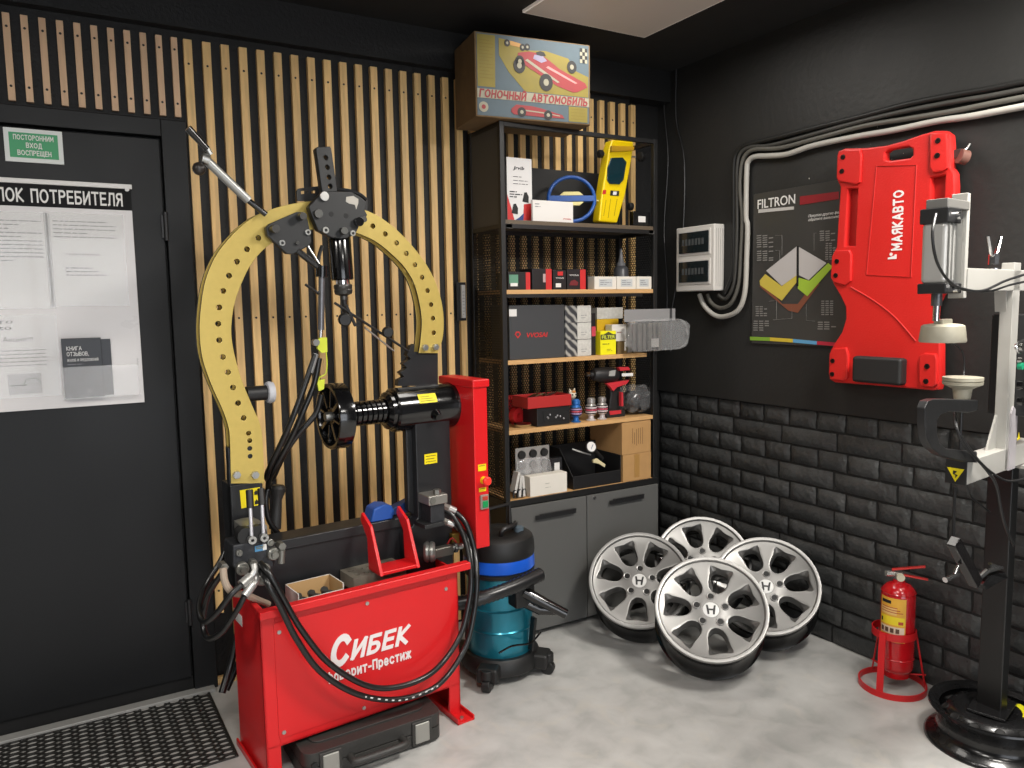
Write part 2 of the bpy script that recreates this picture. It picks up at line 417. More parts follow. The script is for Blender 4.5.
# slat cladding
b = M(); rs = random.Random(5)
def slat(b, x, w, z0, z1, holes):
    b.cur = 0; b.box((x, YB, z0), (x + w, 3.087, z1)); b.cur = 1
    for z in holes: b.cyl((x + w / 2, YB - .0006, z), (x + w / 2, YB + .001, z), .0042, n=10)
for k in range(33):
    x = .447 + .0639 * k
    slat(b, x, .0285, .28 if k == 0 else .02, 2.42, (2.335, 1.418, .37))
b.build('slat_cladding', [WOODS, INK], wb, smooth=0)
b = M()
for k in range(-9, 11):
    slat(b, -.098 + .0504 * k, .0205, 2.144, 2.42, (2.378, 2.19))
b.build('short_slat_cladding', [WOODP, INK], wb, smooth=0)
M().box((.43, 3.055, .0), (.52, 3.075, .028)).box((.54, 3.055, 0), (.60, 3.075, .028)).build('floor_batten', WOODS, wb, smooth=0)
M().box((-2.0, 3.04, 2.45), (2.744, 3.135, 2.6)).build('ceiling_ledge', PAINT, wb, smooth=0)

# door
door = Thing('door_1', None, None, (-.15, 3.06, 0), kind='structure')
b = M()
b.box((.502, -.022, 0), (.585, .026, 2.125)).box((-.66, -.022, 2.065), (.502, .026, 2.125)).box((-.66, -.022, 0), (-.58, .026, 2.065))
b.build('door_frame', DOORM, door, bevel=.003)
b = M().box((-.575, -.012, .062), (.495, .02, 2.056)); b.build('door_leaf', DOORM, door, bevel=.003)
for z in (1.75, .32):
    b = M().cyl((.499, -.026, z - .05), (.499, -.026, z + .05), .008, n=12).box((.485, -.024, z - .04), (.499, -.012, z + .04)); b.build('hinge', BLK, door)
b = M().box((-.575, .0, .0), (.5, .02, .06)); b.build('under_door_shade', mat('door_gap_shade', '#0b0b0b', .8), door)  # black strip painted in for the shade of the gap under the door
st = struct(M().box((-.75, 3.005, 0), (.42, 3.05, .014)).build('trim_1', mat('aluminium', '#a5a4a0', .35, .2, .1, 20), bevel=.002))

def lines(b, x0, x1, zs, y, h=.0035, rnd=None, words=True):
    """rows of small illegible print in the x/z plane"""
    r = rnd or random.Random(1)
    for z in zs:
        x = x0; end = x1 - (r.random() < .3) * (x1 - x0) * r.uniform(.1, .5)
        while x < end:
            w = min(r.uniform(.008, .03) if words else 1, end - x); b.box((x, y, z), (x + w, y - .0003, z + h)); x += w + .004

# sign on the door
yd = 3.043
a, c = onY(5.5, 161, yd), onY(62, 134, yd)
sign = Thing('door_sign', 'small green and white no entry sign with white Cyrillic letters on the black door', 'sign', (a.x, yd, a.z))
w, h = c.x - a.x, .108
M().box((0, -.004, 0), (w, .004, h)).build('sign_board', mat('sign_white', '#d9dcd8', .45), sign, bevel=.001)
M().box((.014, -.0055, .014), (w - .014, -.003, h - .014)).build('sign_field', mat('sign_green', '#3f9a67', .5), sign, smooth=0)
for i, (t, k) in enumerate((('ПОСТОРОННИМ', .9), ('ВХОД', .36), ('ВОСПРЕЩЕН', .76))):
    ww = (w - .04) * k; text('lettering', t, (((w - ww) / 2, -.006, h - .036 - i * .0245), X, Z), ww, .015, WHITE, sign, .0008, bold=.01)

# consumer notice board
a, c = onY(146, 402, yd), onY(128.8, 186, yd)
bx1 = .5 * (a.x + c.x); bz0 = a.z; bz1 = c.z
bd = Thing('notice_board', 'white consumer notice board with black header and plastic sheet pockets on the door', 'notice board', (bx1, yd, bz0))
bw, bh = .62, bz1 - bz0
M().box((-bw, -.004, 0), (0, .004, bh)).build('board_panel', mat('board_white', '#d6d3d2', .3, 0, .03, 5), bd, bevel=.001)
M().box((-bw, -.0055, bh - .085), (-.0, -.003, bh - .012)).build('header_band', mat('header_black', '#0d0d0e', .6, spec=.2), bd, smooth=0)
M().box((-bw, -.012, bh - .012), (.004, .002, bh + .004)).build('top_rail', WHITE, bd, bevel=.002)
M().cyl((-.012, -.018, bh - .014), (-.012, -.004, bh - .014), .007, n=14).build('rail_clip', WHITE, bd)
t0 = bd.PX if 0 else None
p0 = bd.P(-33, 193, -.006); p1 = bd.P(122.7, 203, -.006)
text('lettering', 'УГОЛОК ПОТРЕБИТЕЛЯ', ((p0.x, -.006, bh - .069), X, Z), p1.x - p0.x, .041, WHITE, bd, .0008, bold=.008)
SLEEVE = mat('clear_sleeve', '#ffffff', .08, alpha=.22, coat=.6)
def sheet(x0, x1, z0, z1, nlines, seed, m=PAPER):
    M().box((x0, -.0052, z0), (x1, -.004, z1)).build('paper_sheet', m, bd, smooth=0)
    b = M(); r = random.Random(seed)
    lines(b, x0 + .02, x1 - .02, [z1 - .03 - k * .013 for k in range(nlines)], -.0054, .0032, r)
    b.build('sheet_print', GINK, bd, smooth=0)
    # pocket: sheet of clear film with raised edges
    M().box((x0 - .006, -.0085, z0 - .006), (x1 + .006, -.0078, z1)).build('clear_pocket', SLEEVE, bd, smooth=0)
q = lambda px, py: bd.P(px, py, -.006)
A, B_ = q(52, 305), q(123, 215); sheet(A.x, B_.x - .005, A.z, B_.z, 5, 4)
t = q(66, 256); text('lettering', '+7 (921) 979-54-57', ((t.x, -.006, t.z), X, Z), q(100, 256).x - t.x, .009, INK, bd, .0005)
t = q(66, 272); b = M(); lines(b, t.x, q(116, 270).x, [t.z + .012, t.z, t.z - .012], -.0056, .0035, random.Random(8)); b.build('sheet_print', GINK, bd, smooth=0)
A, B_ = q(-40, 308), q(47, 213); sheet(A.x, B_.x, A.z, B_.z, 11, 5)
A, B_ = q(-40, 401), q(54, 314); sheet(A.x, B_.x, A.z + .004, B_.z, 0, 6, mat('paper_b', '#d2cfce', .7))
t = q(-15, 328); text('lettering', 'euro\nauto', ((t.x, -.006, t.z - .008), X, Z), q(13, 326).x - t.x, .03, INK, bd, .0005)
t = q(3, 343); text('lettering', 'Акция!!!', ((t.x, -.006, t.z), X, Z), q(33, 340).x - t.x, .018, INK, bd, .0005)
b = M(); t = q(-8, 352)
lines(b, t.x, q(46, 352).x, [t.z - .0125 * k for k in range(5)], -.0056, .003, random.Random(2)); b.build('sheet_print', GINK, bd, smooth=0)
A, B_ = q(9, 395), q(41, 373); M().box((A.x, -.006, A.z), (B_.x, -.005, B_.z)).build('picture_card', mat('card_grey', '#a3a1a1', .6), bd, smooth=0)
b = M(); lines(b, A.x + .008, B_.x - .008, [A.z + .028], -.0064, .004, words=False)
b.tube([(A.x + .045, -.0064, A.z + .034), (A.x + .055, -.0064, A.z + .05), (A.x + .08, -.0064, A.z + .05), (A.x + .095, -.0064, A.z + .034)], .0012, n=6, smooth=4); b.build('sheet_print', INK, bd, smooth=0)
# hard pocket at the bottom with the book in it
A, B_ = q(64, 399), q(137, 352)
b = M().box((A.x, -.034, A.z), (B_.x, -.033, A.z + .11)).box((A.x, -.034, A.z), (A.x + .002, -.004, A.z + .13)).box((B_.x - .002, -.034, A.z), (B_.x, -.004, A.z + .13)).box((A.x, -.034, A.z), (B_.x, -.004, A.z + .002))
b.build('clear_box_pocket', mat('clear_plastic', '#ffffff', .1, alpha=.16, coat=.5), bd, smooth=0)
W0 = bd.m @ V((A.x + .004, -.031, A.z + .003)); bkw = q(113, 380).x - A.x - .004; bkh = q(80, 338).z - A.z - .003
book = Thing('comment_book', 'black book of customer comments standing in the clear pocket of the notice board', 'book', W0)
M().box((0, 0, 0), (bkw - .03, .018, bkh)).build('cover', mat('book_black', '#14161b', .35), book, bevel=.001)
M().box((.002, .0205, .002), (bkw, .0255, bkh - .006)).build('back_cover', mat('book_black2', '#1a1c22', .35), book, bevel=.001)
for i, (tt, k, hh) in enumerate((('КНИГА', .42, .013), ('ОТЗЫВОВ,', .6, .013), ('ЖАЛОБ И ПРЕДЛОЖЕНИЙ', .86, .0085))):
    text('lettering', tt, ((.014, -.0008, bkh - .04 - i * .019), X, Z), (bkw - .04) * k, hh, WHITE, book, .0006)
b = M(); lines(b, .014, bkw - .05, [bkh - .09], -.0006, .003); b.cyl((bkw * .5, -.0006, .022), (bkw * .5, .001, .022), .006, n=12); b.build('cover_print', GINK, book, smooth=0)

# rubber mat with oval holes
mo = V((.44, 3.0, 0))
mt = Thing('rubber_mat', 'black perforated rubber mat on the floor in front of the black door', 'mat', (-.79, 2.483, 0), math.radians(1.2))
b = M(); px_, py_ = .0500, .0300; nx, ny = 24, 17
for i in range(nx):
    for j in range(ny):
        cx, cy = (i + .5) * px_, (j + .5 + (.0 if i % 2 else 0)) * py_
        n = 12; vs = []; fs = []
        ring = [(.0175 * math.cos(2 * PI * k / n), .0105 * math.sin(2 * PI * k / n)) for k in range(n)]
        outr = []
        for (x, y) in ring:
            s = min(px_ / 2 / max(abs(x), 1e-9), py_ / 2 / max(abs(y), 1e-9)); outr.append((x * s, y * s))
        for (x, y) in ring: vs.append((cx + x * .93, cy + y * .93, .0005))
        for (x, y) in ring: vs.append((cx + x, cy + y, .0050))
        for (x, y) in ring: vs.append((cx + x * 1.15, cy + y * 1.15, .0060))
        for (x, y) in outr: vs.append((cx + x, cy + y, .0035))
        for k in range(n):
            l = (k + 1) % n
            for m_ in range(3): fs.append((m_ * n + k, m_ * n + l, (m_ + 1) * n + l, (m_ + 1) * n + k))
        b.add(vs, fs)
w, h = nx * px_, ny * py_
b.build('mat_web', mat('mat_rubber', '#1f1e1c', .5, 0, .2, 30), mt, smooth=40)
M().box((0, 0, 0), (w, .008, .006)).box((0, h - .008, 0), (w, h, .006)).box((0, 0, 0), (.008, h, .006)).box((w - .008, 0, 0), (w, h, .006)).build('mat_edge', mat('mat_rubber', '', .5), mt, bevel=.003)

# ceiling lamps
PANEL = mat('lamp_diffuser', '#b9b2aa', .45, emit='#ffe9d6', estr=.02)
def ceiling_lamp(x, y, power, label, g=None):
    t = Thing('ceiling_light', label, 'ceiling light', (x, y, 2.6), group=g)
    M().box((-.308, -.308, -.012), (.308, .308, 0)).build('lamp_frame', mat('lamp_frame_white', '#eeece8', .4, emit='#ffe9d6', estr=.10), t, bevel=.002)
    M().box((-.300, -.300, -.0135), (.300, .300, -.011)).build('diffuser', PANEL, t, smooth=0)
    if power:
        l = bpy.data.lights.new('lamp', 'AREA'); l.shape = 'SQUARE'; l.size = .58; l.energy = power; l.color = (1, .955, .89); l.spread = math.radians(175)
        o = bpy.data.objects.new('lamp', l); COL.objects.link(o); o.parent = t.e; o.location = (0, 0, -.02)
ceiling_lamp(1.95, 2.38, 6, 'white square ceiling light panel above the shelf unit')
ceiling_lamp(2.18, .66, 54, 'white square ceiling light panel nearer the viewer, outside the frame')
ceiling_lamp(.25, .55, 22, 'white square ceiling light panel left of the viewer, outside the frame')
ceiling_lamp(1.1, -1.3, 22, 'white square ceiling light panel behind the viewer')
ceiling_lamp(-1.35, 1.1, 24, 'added ceiling light panel at the far left, outside the frame, brightening left faces')  # unseen lamp added to brighten the left-facing sides

# ------------------------------------------------------------ camera, world
cam = bpy.data.cameras.new('camera'); cam.sensor_width = 36; cam.sensor_fit = 'HORIZONTAL'; cam.lens = F / 1024 * 36; cam.clip_start = .02
co = bpy.data.objects.new('camera', cam); COL.objects.link(co)
R = Matrix((RT, UP, -FW)).transposed().to_4x4(); co.matrix_world = Matrix.Translation(CAM) @ R
SC.camera = co
wd = bpy.data.worlds.new('world'); SC.world = wd; wd.use_nodes = True
wd.node_tree.nodes['Background'].inputs[0].default_value = (.75, .8, 1, 1); wd.node_tree.nodes['Background'].inputs[1].default_value = .25
vs_ = SC.view_settings; vs_.view_transform = 'Standard'; vs_.look = 'None'; vs_.gamma = 1; vs_.exposure = 0.56; vs_.use_curve_mapping = False

# ============================================================ THE RIM STRAIGHTENING MACHINE
MC = Thing('rim_straightener', 'red and black rim straightening machine with a gold perforated arch, standing by the slatted wall', 'machine', (1.143, 2.361, 0), math.radians(5))
def mp(px, py, ly): return MC.P(px, py, ly)
def mpath(pts): return [MC.P(a, b, c) for a, b, c in pts]
# --- cabinet: front, sides, back, open tray on top
Lx, Dp, Ht = -.69, .29, .545
cab = Thing  # (kept as parts of the machine)
b = M()
b.box((Lx, 0, 0), (Lx + .045, .012, Ht)).box((-.045, 0, 0), (0, .012, Ht)).box((Lx + .045, 0, .112), (-.045, .012, Ht))
b.box((Lx, 0, 0.0), (Lx + .008, Dp, Ht)).box((-.008, 0, 0.0), (0, Dp, Ht - .012))
b.box((Lx, Dp - .008, .11), (0, Dp, Ht)).box((Lx, 0, .112), (0, Dp, .12))
b.build('cabinet', RED, MC, bevel=.0015)
b = M().box((Lx + .008, .008, .44), (-.008, Dp - .008, .448)); b.build('tray_floor', RED, MC)
b = M()   # folded rim
b.box((Lx - .006, -.026, Ht - .014), (.04, .008, Ht + .012)).box((Lx - .006, .008, Ht - .004), (Lx + .014, Dp, Ht + .012))
b.build('rim', RED, MC, bevel=.004)
fp = M().box((Lx + .04, -.0022, .137), (-.035, .001, Ht - .04)).build('front_panel', RED, MC, bevel=.0008)
for x, z in ((Lx + .055, .155), (Lx + .055, Ht - .07), (-.345, Ht - .05), (-.05, Ht - .07), (-.05, .165), (-.37, .147)):
    M().cyl((x, -.0058, z), (x, 0, z), .0062, .0068, n=14).build('screw', STEEL, fp)
for x0 in (Lx - .005, -.04):
    b = M().box((x0 - .008, -.06, 0), (x0 + .06, Dp, .006)).box((x0 - .008, -.06, 0), (x0 - .002, Dp, .022)).box((x0 + .054, -.06, 0), (x0 + .06, Dp, .018))
    f = b.build('foot', RED, MC, bevel=.001)
    M().cyl((x0 + .022, -.035, .006), (x0 + .022, -.035, .012), .007, n=6).build('bolt', STEEL, f)
LOGO = mat('logo_silver', '#e6dedd', .35)
yf = -.004
a, c = mp(329, 668, yf), mp(411, 636, yf)
# the big C of the logo: an angular arrow-shaped letter, then the remaining letters
cx0, cz0 = a.x, a.z; cw = .078; chh = .088
text('logo', 'С', ((cx0, yf, cz0 + .004), X, Z), .080, .088, LOGO, fp, .002, shear=.25, bold=.03)
text('lettering', 'ИБЕК', ((cx0 + .074, yf, cz0 + .010), X, Z), c.x - cx0 - .074, .056, LOGO, fp, .002, shear=.25, bold=.022)
a2, c2 = mp(326, 684, yf), mp(411, 655, yf)
text('lettering', 'Фаворит-Престиж', ((a2.x, yf, a2.z + .002), X, Z), c2.x - a2.x, .030, LOGO, fp, .002, bold=.016)
b = M().box((Lx - .001, .19, .44), (Lx + .001, .28, .475)); 
stk = b.build('side_sticker', WHITE, MC, smooth=0)

# --- frame: lower beam, left post, right column
b = M().box((-.675, .19, .46), (.05, .27, .695)).box((-.62, .18, .665), (-.05, .28, .70)); b.build('lower_beam', mat('machine_black', '#1d1e20', .38, 0, .08, 20), MC, bevel=.004)
MB_ = MATS['machine_black']
pl = mp(232, 520, .2).x; pr_ = mp(264.5, 520, .2).x
b = M().box((pl, .206, .56), (pr_, .234, 1.02)).box((pl, .2, .56), (pr_, .30, .90)); b.build('left_post', MB_, MC, bevel=.003)
cl = mp(409, 450, .15).x; cr = mp(449, 450, .15).x
b = M().prism([(cl + .022, .14, 1.10), (cl + .022, .14, .70), (cl - .03, .14, .64), (cl - .03, .14, .42), (cr, .14, .42), (cr, .14, 1.10)], (0, .06, 0))
b.prism([(cl, .17, 1.10), (cl, .17, .72), (cl + .03, .17, .70), (cl + .03, .17, 1.10)], (0, .03, 0))
b.build('right_column', MB_, MC, bevel=.005)
# serrated plate between column and arch
pts = [(414, 352), (438, 352), (438, 386), (398, 386), (398.5, 380), (404, 377), (400, 372.5), (407, 368), (403, 363.5), (411, 359), (407, 355), (411, 346), (415, 344)]
b = M().prism([mp(u, v, .211) for u, v in pts], V((0, .028, 0))); b.build('serrated_plate', MB_, MC, bevel=.001)
# --- the arch: two gold plates
GOLD = mat('gold_paint', '#c4ac5c', .36, .25, .05, 60)
GOLDE = mat('gold_edge', '#3b331c', .5, .4)
outer = [(231, 483.5), (229.8, 440), (228, 426), (222.6, 410), (211, 384), (202.3, 358), (199.5, 332), (201, 305), (205.5, 280), (214.5, 258), (227, 240.6), (242.5, 225), (258, 214.6), (279, 206.8), (297.2, 202.9), (312.8, 201.3), (340, 203), (367.2, 210.7), (386, 221), (404, 236.7), (419.8, 255), (431.5, 273.2), (439.3, 292.7), (443, 310), (443.8, 326), (442.4, 340), (439.5, 347), (438, 353.2)]
inner = [(418.6, 353), (420.6, 340), (421.8, 320), (418.9, 300), (413.5, 282), (404, 266.7), (391, 253.6), (378, 243), (365, 236.2), (352, 232), (338, 229.5), (320.6, 228.6), (300, 231.5), (284, 236.8), (269.8, 244.5), (258, 255.5), (248.2, 269.5), (241, 285), (235, 302), (231.8, 322), (231.8, 338), (235, 356), (241.5, 379), (252, 405), (260.7, 426), (263.2, 450), (264.3, 483.5)]
holes = [(175, 148), (146, 177), (120, 209), (100, 245), (85, 284), (75, 326), (72, 368), (75, 410), (84, 453), (97, 492), (110, 531), (123, 571), (137, 609), (150, 648), (153, 667), (153, 687), (154, 707), (468, 118), (500, 138), (529, 161), (554, 188), (576, 217), (594, 249), (608, 283), (617, 319), (622, 354), (624, 391)]
def cs(lst):  # smooth an open chain
    P = catmull([V((p[0], p[1], 0)) for p in lst], 4); return [(p.x, p.y) for p in P]
def arch(y, name, mt_):
    to = lambda u, v: (lambda p: (p.x, p.z))(mp(u, v, .2))
    lo = [to(*p) for p in cs(outer)] + [to(*p) for p in cs(inner)]
    hl = [circ(*to(190 + u / 2.559, 180 + v / 2.559), .0085 if i not in (13, 14, 15, 16) else .0075, 14) for i, (u, v) in enumerate(holes)]
    return plate(name, [lo] + hl, .010, ((0, y, 0), X, Z), mt_, MC, bevel=.0012)
ar = arch(.205, 'arch_plate', [GOLD, GOLDE]); arch(.245, 'arch_plate', [GOLD, GOLDE])
for (u, v) in ((236, 474.5), (254.5, 474.5), (424, 347.5), (434.5, 347)):
    q = mp(u, v, .2); M().cyl((q.x, .186, q.z), (q.x, .2, q.z), .0125, n=6).cyl((q.x, .183, q.z), (q.x, .187, q.z), .008, n=12).build('bolt', STEEL, ar)
# rubber stop sticking out of the arch
q = mp(250, 394, .22); b = M().cyl((q.x - .01, .225, q.z), (q.x + .055, .225, q.z), .024, n=24); st_ = b.build('rubber_stop', BLK, MC)
M().lathe([(.024, 0), (.033, .002), (.036, .01), (.033, .022), (.0, .024)], (q.x + .053, .225, q.z), X).build('stop_cap', mat('cap_grey', '#b9bac0', .5), st_)

# --- spindle housing, threaded shaft, flange disc
zt = 1.087; yt = .2
xR = .112
b = M().lathe([(.0, 0), (.072, 0), (.078, .006), (.078, .225), (.083, .235), (.083, .25), (.0, .25)], (-.140, yt, zt), X, 48)
hs = b.build('spindle_housing', BLKG, MC)
b = M().lathe([(0, 0), (.052, 0), (.066, .012), (.066, .032), (0, .032)], (-.168, yt, zt), X, 40); b.build('housing_collar', BLKG, MC)
prof = [(0, 0)]
for k in range(8):
    h = k * .019; prof += [(.040, h), (.0425, h + .002), (.0425, h + .014), (.037, h + .016), (.037, h + .018)]
prof += [(0, .153)]
M().lathe(prof, (-.319, yt, zt), X, 36).build('threaded_shaft', BLKG, MC)
xd = -.372
b = M().lathe([(0, .012), (.03, .012), (.034, .018), (.092, .018), (.099, .006), (.099, 0), (.109, 0), (.111, .004), (.111, .054), (.103, .058), (0, .058)], (xd, yt, zt), X, 48)
fd = b.build('flange_disc', BLKG, MC)
b = M()
for k in range(8):
    a = k * PI / 4 + .2; d = V((0, math.cos(a), math.sin(a)))
    M().bar(V((xd + .011, yt, zt)) + d * .03, V((xd + .011, yt, zt)) + d * .093, .016 if k % 2 else .009, .012, X).build('flange_rib', BLKG, fd, bevel=.002)
M().lathe([(0, -.006), (.013, -.006), (.016, 0), (.016, .02), (.026, .02)], (xd - .004, yt, zt), X, 20).build('centre_bolt', mat('worn_steel', '#8c8c88', .35, .8), fd)
def sticker(par, q, u, v, w, h, m=YEL, nm='warning_sticker', rows=3):
    """flat label with print bars; q centre, u/v unit axes"""
    q, u, v = V(q), V(u), V(v); n = u.cross(v)
    s = M().prism([q - u * w / 2 - v * h / 2, q + u * w / 2 - v * h / 2, q + u * w / 2 + v * h / 2, q - u * w / 2 + v * h / 2], n * .0012).build(nm, m, par, smooth=0)
    b = M()
    for k in range(rows):
        c = q + v * (h * (.28 - .28 * k)) + n * .0012
        b.prism([c - u * w * .4 - v * .0012, c + u * w * (.38 - .1 * (k % 2)) - v * .0012, c + u * w * (.38 - .1 * (k % 2)) + v * .0012, c - u * w * .4 + v * .0012], n * .0004)
    b.build('label_print', mat('label_print_brown', '#6e6210', .6), s, smooth=0)
    return s
LPB = mat('label_print_brown', '#6e6210', .6)
# curved yellow sticker wrapped on the housing
def wrapped(par, x0, x1, a0, a1, r, m, nm):
    vs = []; fs = []; n = 8
    for i in range(n + 1):
        a = math.radians(a0 + (a1 - a0) * i / n); d = (-math.cos(a) * r, math.sin(a) * r)
        vs += [(x0, yt + d[0], zt + d[1]), (x1, yt + d[0], zt + d[1])]
    for i in range(n): fs.append((2 * i, 2 * i + 1, 2 * i + 3, 2 * i + 2))
    return M().add(vs, fs).build(nm, m, par)
s = wrapped(hs, -.062, .010, 18, 44, .0787, YEL, 'warning_sticker')
for k in range(3): wrapped(hs, -.056, .003 - .01 * k, 23 + k * 6, 24.3 + k * 6, .0791, MATS['label_print_brown'], 'label_print')
b = M().cyl((-.0, yt - .0755, zt - .02), (-.0, yt - .10, zt - .028), .02, .012, n=20); b.build('grease_boss', BLKG, hs)
q = mp(430.5, 458.5, .14); sticker(MC, (q.x, .1385, q.z), X, Z, .052, .036)

# --- red motor cover
RX0, RX1, RY0, RY1, RZ0, RZ1 = .103, .162, .035, .26, .575, 1.19
b = M().prism([(RX0, RY0, RZ0), (RX1, RY0, RZ0), (RX1, RY1, RZ0 - .03), (RX0, RY1, RZ0 - .03)], (0, 0, RZ1 - RZ0 - .012))
mc = b.build('motor_cover', RED, MC, bevel=.004)
M().box((RX0 - .006, RY0 - .008, RZ1 - .03), (RX1 + .008, RY1 + .01, RZ1)).build('cover_cap', RED, mc, bevel=.006)
q = mp(484, 480, RY0); xc = (RX0 + RX1) / 2 + .006
M().cyl((xc, RY0 - .012, q.z), (xc, RY0, q.z), .014, n=24).build('stop_button_base', YEL, mc)
M().lathe([(0, -.034), (.012, -.034), (.017, -.028), (.017, -.022), (.011, -.012), (.011, 0), (0, 0)], (xc, RY0, q.z), Y, 24).build('stop_button', mat('button_red', '#ff3a30', .3), mc)
sticker(mc, (xc - .005, RY0 - .0005, q.z + .047), X, Z, .034, .024, rows=1); sticker(mc, (xc - .005, RY0 - .0005, q.z - .034), X, Z, .030, .014, rows=1)
b = M().box((xc - .018, RY0 - .010, q.z - .105), (xc + .016, RY0, q.z - .052)).build('start_switch', mat('switch_grey', '#8c8178', .5), mc, bevel=.002)
M().box((xc - .012, RY0 - .014, q.z - .098), (xc + .011, RY0 - .009, q.z - .074)).build('green_button', mat('button_green', '#118a4b', .4), b, bevel=.002)
M().box((xc - .012, RY0 - .013, q.z - .071), (xc + .011, RY0 - .009, q.z - .057)).build('red_button', mat('button_dull_red', '#b03a2a', .4), b, bevel=.002)

# --- bracket plates on the arch
PLT = mat('bracket_black', '#232425', .45, 0, .1, 40)
def zp(o, s): return lambda u, v: (o[0] + u / s, o[1] + v / s)
z2, z3 = zp((180, 100), 3.84), zp((300, 100), 3.84)
yA = .165
brA = M().prism([mp(*z2(u, v), yA) for u, v in ((330, 490), (345, 475), (448, 430), (476, 430), (492, 462), (507, 545), (495, 560), (437, 592), (410, 590), (335, 520))], (0, .022, 0)).build('left_bracket', PLT, MC, bevel=.003)
def pin(par, u, v, y0, y1, r, m, nm, hole=False, n=16):
    q = mp(u, v, (y0 + y1) / 2); o = M().cyl((q.x, y0, q.z), (q.x, y1, q.z), r, n=n).build(nm, m, par, bevel=.001)
    if hole: M().cyl((q.x, y0 - .0006, q.z), (q.x, y0 + .001, q.z), r * .5, n=12).build('hex_socket', INK, par)
GM = mat('gunmetal', '#4c4b49', .35, .6)
pin(brA, *z2(466, 448), .125, .165, .012, GM, 'peg'); pin(brA, *z2(362, 496), .13, .165, .013, GM, 'peg')
pin(brA, *z2(491, 508), .157, .165, .0095, STEEL, 'socket_screw', True); pin(brA, *z2(392, 549), .157, .165, .0095, STEEL, 'socket_screw', True); pin(brA, *z2(450, 549), .155, .165, .006, GM, 'peg')
yH = .15
hb = M().prism([mp(*z3(u, v), yH) for u, v in ((33, 410), (52, 388), (85, 355), (112, 349), (200, 352), (250, 385), (257, 405), (250, 425), (260, 440), (248, 465), (230, 480), (215, 515), (180, 532), (120, 528), (70, 500), (50, 455))], (0, .03, 0)).build('head_bracket', PLT, MC, bevel=.004)
M().prism([mp(*z3(u, v), .25) for u, v in ((33, 410), (85, 345), (200, 342), (262, 380), (262, 440), (215, 515), (120, 528), (50, 455))], (0, .02, 0)).build('rear_head_bracket', PLT, MC, bevel=.004)
pin(hb, *z3(93, 370), yH - .010, yH, .015, STEEL, 'bolt'); pin(hb, *z3(70, 437), yH - .014, yH, .014, DKSTEEL, 'peg')
pin(hb, *z3(167, 503), yH - .02, yH, .012, DKSTEEL, 'peg'); pin(hb, *z3(98, 500), yH - .009, yH, .0105, STEEL, 'socket_screw', True); pin(hb, *z3(202, 512), yH - .009, yH, .0095, STEEL, 'socket_screw', True)
pin(hb, *z3(120, 438), yH - .0008, yH + .001, .0085, INK, 'bore'); pin(hb, *z3(177, 445), yH - .0008, yH + .001, .0085, INK, 'bore')
pin(hb, *z3(225, 468), yH - .02, yH, .015, BLKG, 'knob'); pin(hb, *z3(245, 458), yH - .01, yH, .010, GM, 'knob')
M().prism([mp(*z3(u, v), yH - .0006) for u, v in ((178, 372), (205, 368), (224, 380), (224, 396), (216, 420), (211, 402), (190, 398), (176, 390))], (0, .001, 0)).build('worn_spot', mat('worn_metal', '#a8a49c', .45, .5), hb, smooth=0)
# toothed bar above the head
to3 = lambda u, v, y: (lambda p: (p.x, p.z))(mp(*z3(u, v), y))
plate('perforated_bar', [[to3(*p, .195) for p in ((58, 190), (64, 182), (110, 180), (116, 188), (140, 355), (82, 360))]] + [circ(*to3(u, v, .195), .0075, 12) for u, v in ((95, 223), (101, 260), (107, 298), (112, 333))], .03, ((0, .2, 0), X, Z), PLT, MC, bevel=.002)
to2 = lambda u, v, y: (lambda p: (p.x, p.z))(mp(*z2(u, v), y))
plate('slotted_link', [[to2(*p, .26) for p in ((455, 340), (540, 330), (560, 345), (555, 385), (450, 388), (447, 350))], [to2(*p, .26) for p in ((463, 350), (490, 346), (492, 358), (464, 362))], [to2(*p, .26) for p in ((500, 350), (520, 347), (520, 358), (500, 360))]], .01, ((0, .262, 0), X, Z), PLT, MC)
M().tube(mpath([(*z3(130, 342), .2), (*z3(180, 347), .19), (*z3(225, 360), .18), (*z3(256, 384), .17)]), .006, smooth=4).build('curved_arm', BLK, MC)
# hydraulic cylinder under the head
c0, c1 = mp(*z3(150, 520), .2), mp(*z3(163, 692), .2); ax = (c1 - c0); L = ax.length
cy = M().lathe([(0, 0), (.035, 0), (.0375, .006), (.0375, L - .004), (.034, L), (0, L)], c0, ax, 32).build('hydraulic_cylinder', BLKG, MC)
ax.normalize()
M().lathe([(0, 0), (.024, 0), (.024, .016), (.0, .016)], c1, ax, 24).build('chuck_ring', CHROME, cy)
M().lathe([(0, .014), (.029, .014), (.031, .018), (.031, .026), (.029, .03), (.031, .034), (.028, .046), (.018, .05), (.013, .052), (.013, .066), (0, .066)], c1, ax, 12).build('chuck', GM, cy)
M().tube([c1 + ax * .062, c1 + ax * .10, c1 + ax * .115 + V((.01, 0, 0))], .009, n=12).build('chuck_shank', BLK, cy)
# thin gauge rods and clamps
M().tube([mp(305.5, 284.6, .13), mp(319, 293.8, .14)], .0045).build('gauge_rod', BLK, MC)
gr = M().tube([mp(334.7, 302.9, .15), mp(408.6, 351.2, .19)], .0045).build('gauge_rod', BLK, MC)
for u, v, r in ((344.7, 319.5, .022), (387.5, 332, .019)):
    q = mp(u, v, .15); M().lathe([(0, -.014), (r * .8, -.014), (r, -.008), (r, .004), (r * .5, .01), (0, .012)], q, V((.25, 1, .1)), 20).build('clamp_knob', BLKR, gr)
M().bar(mp(346, 305, .155), mp(355.5, 326, .155), .008, .008).build('clamp_bar', BLK, MC)
M().tube([mp(364.8, 327.5, .14), mp(394, 351, .16)], .003).build('gauge_pin', STEEL, MC)
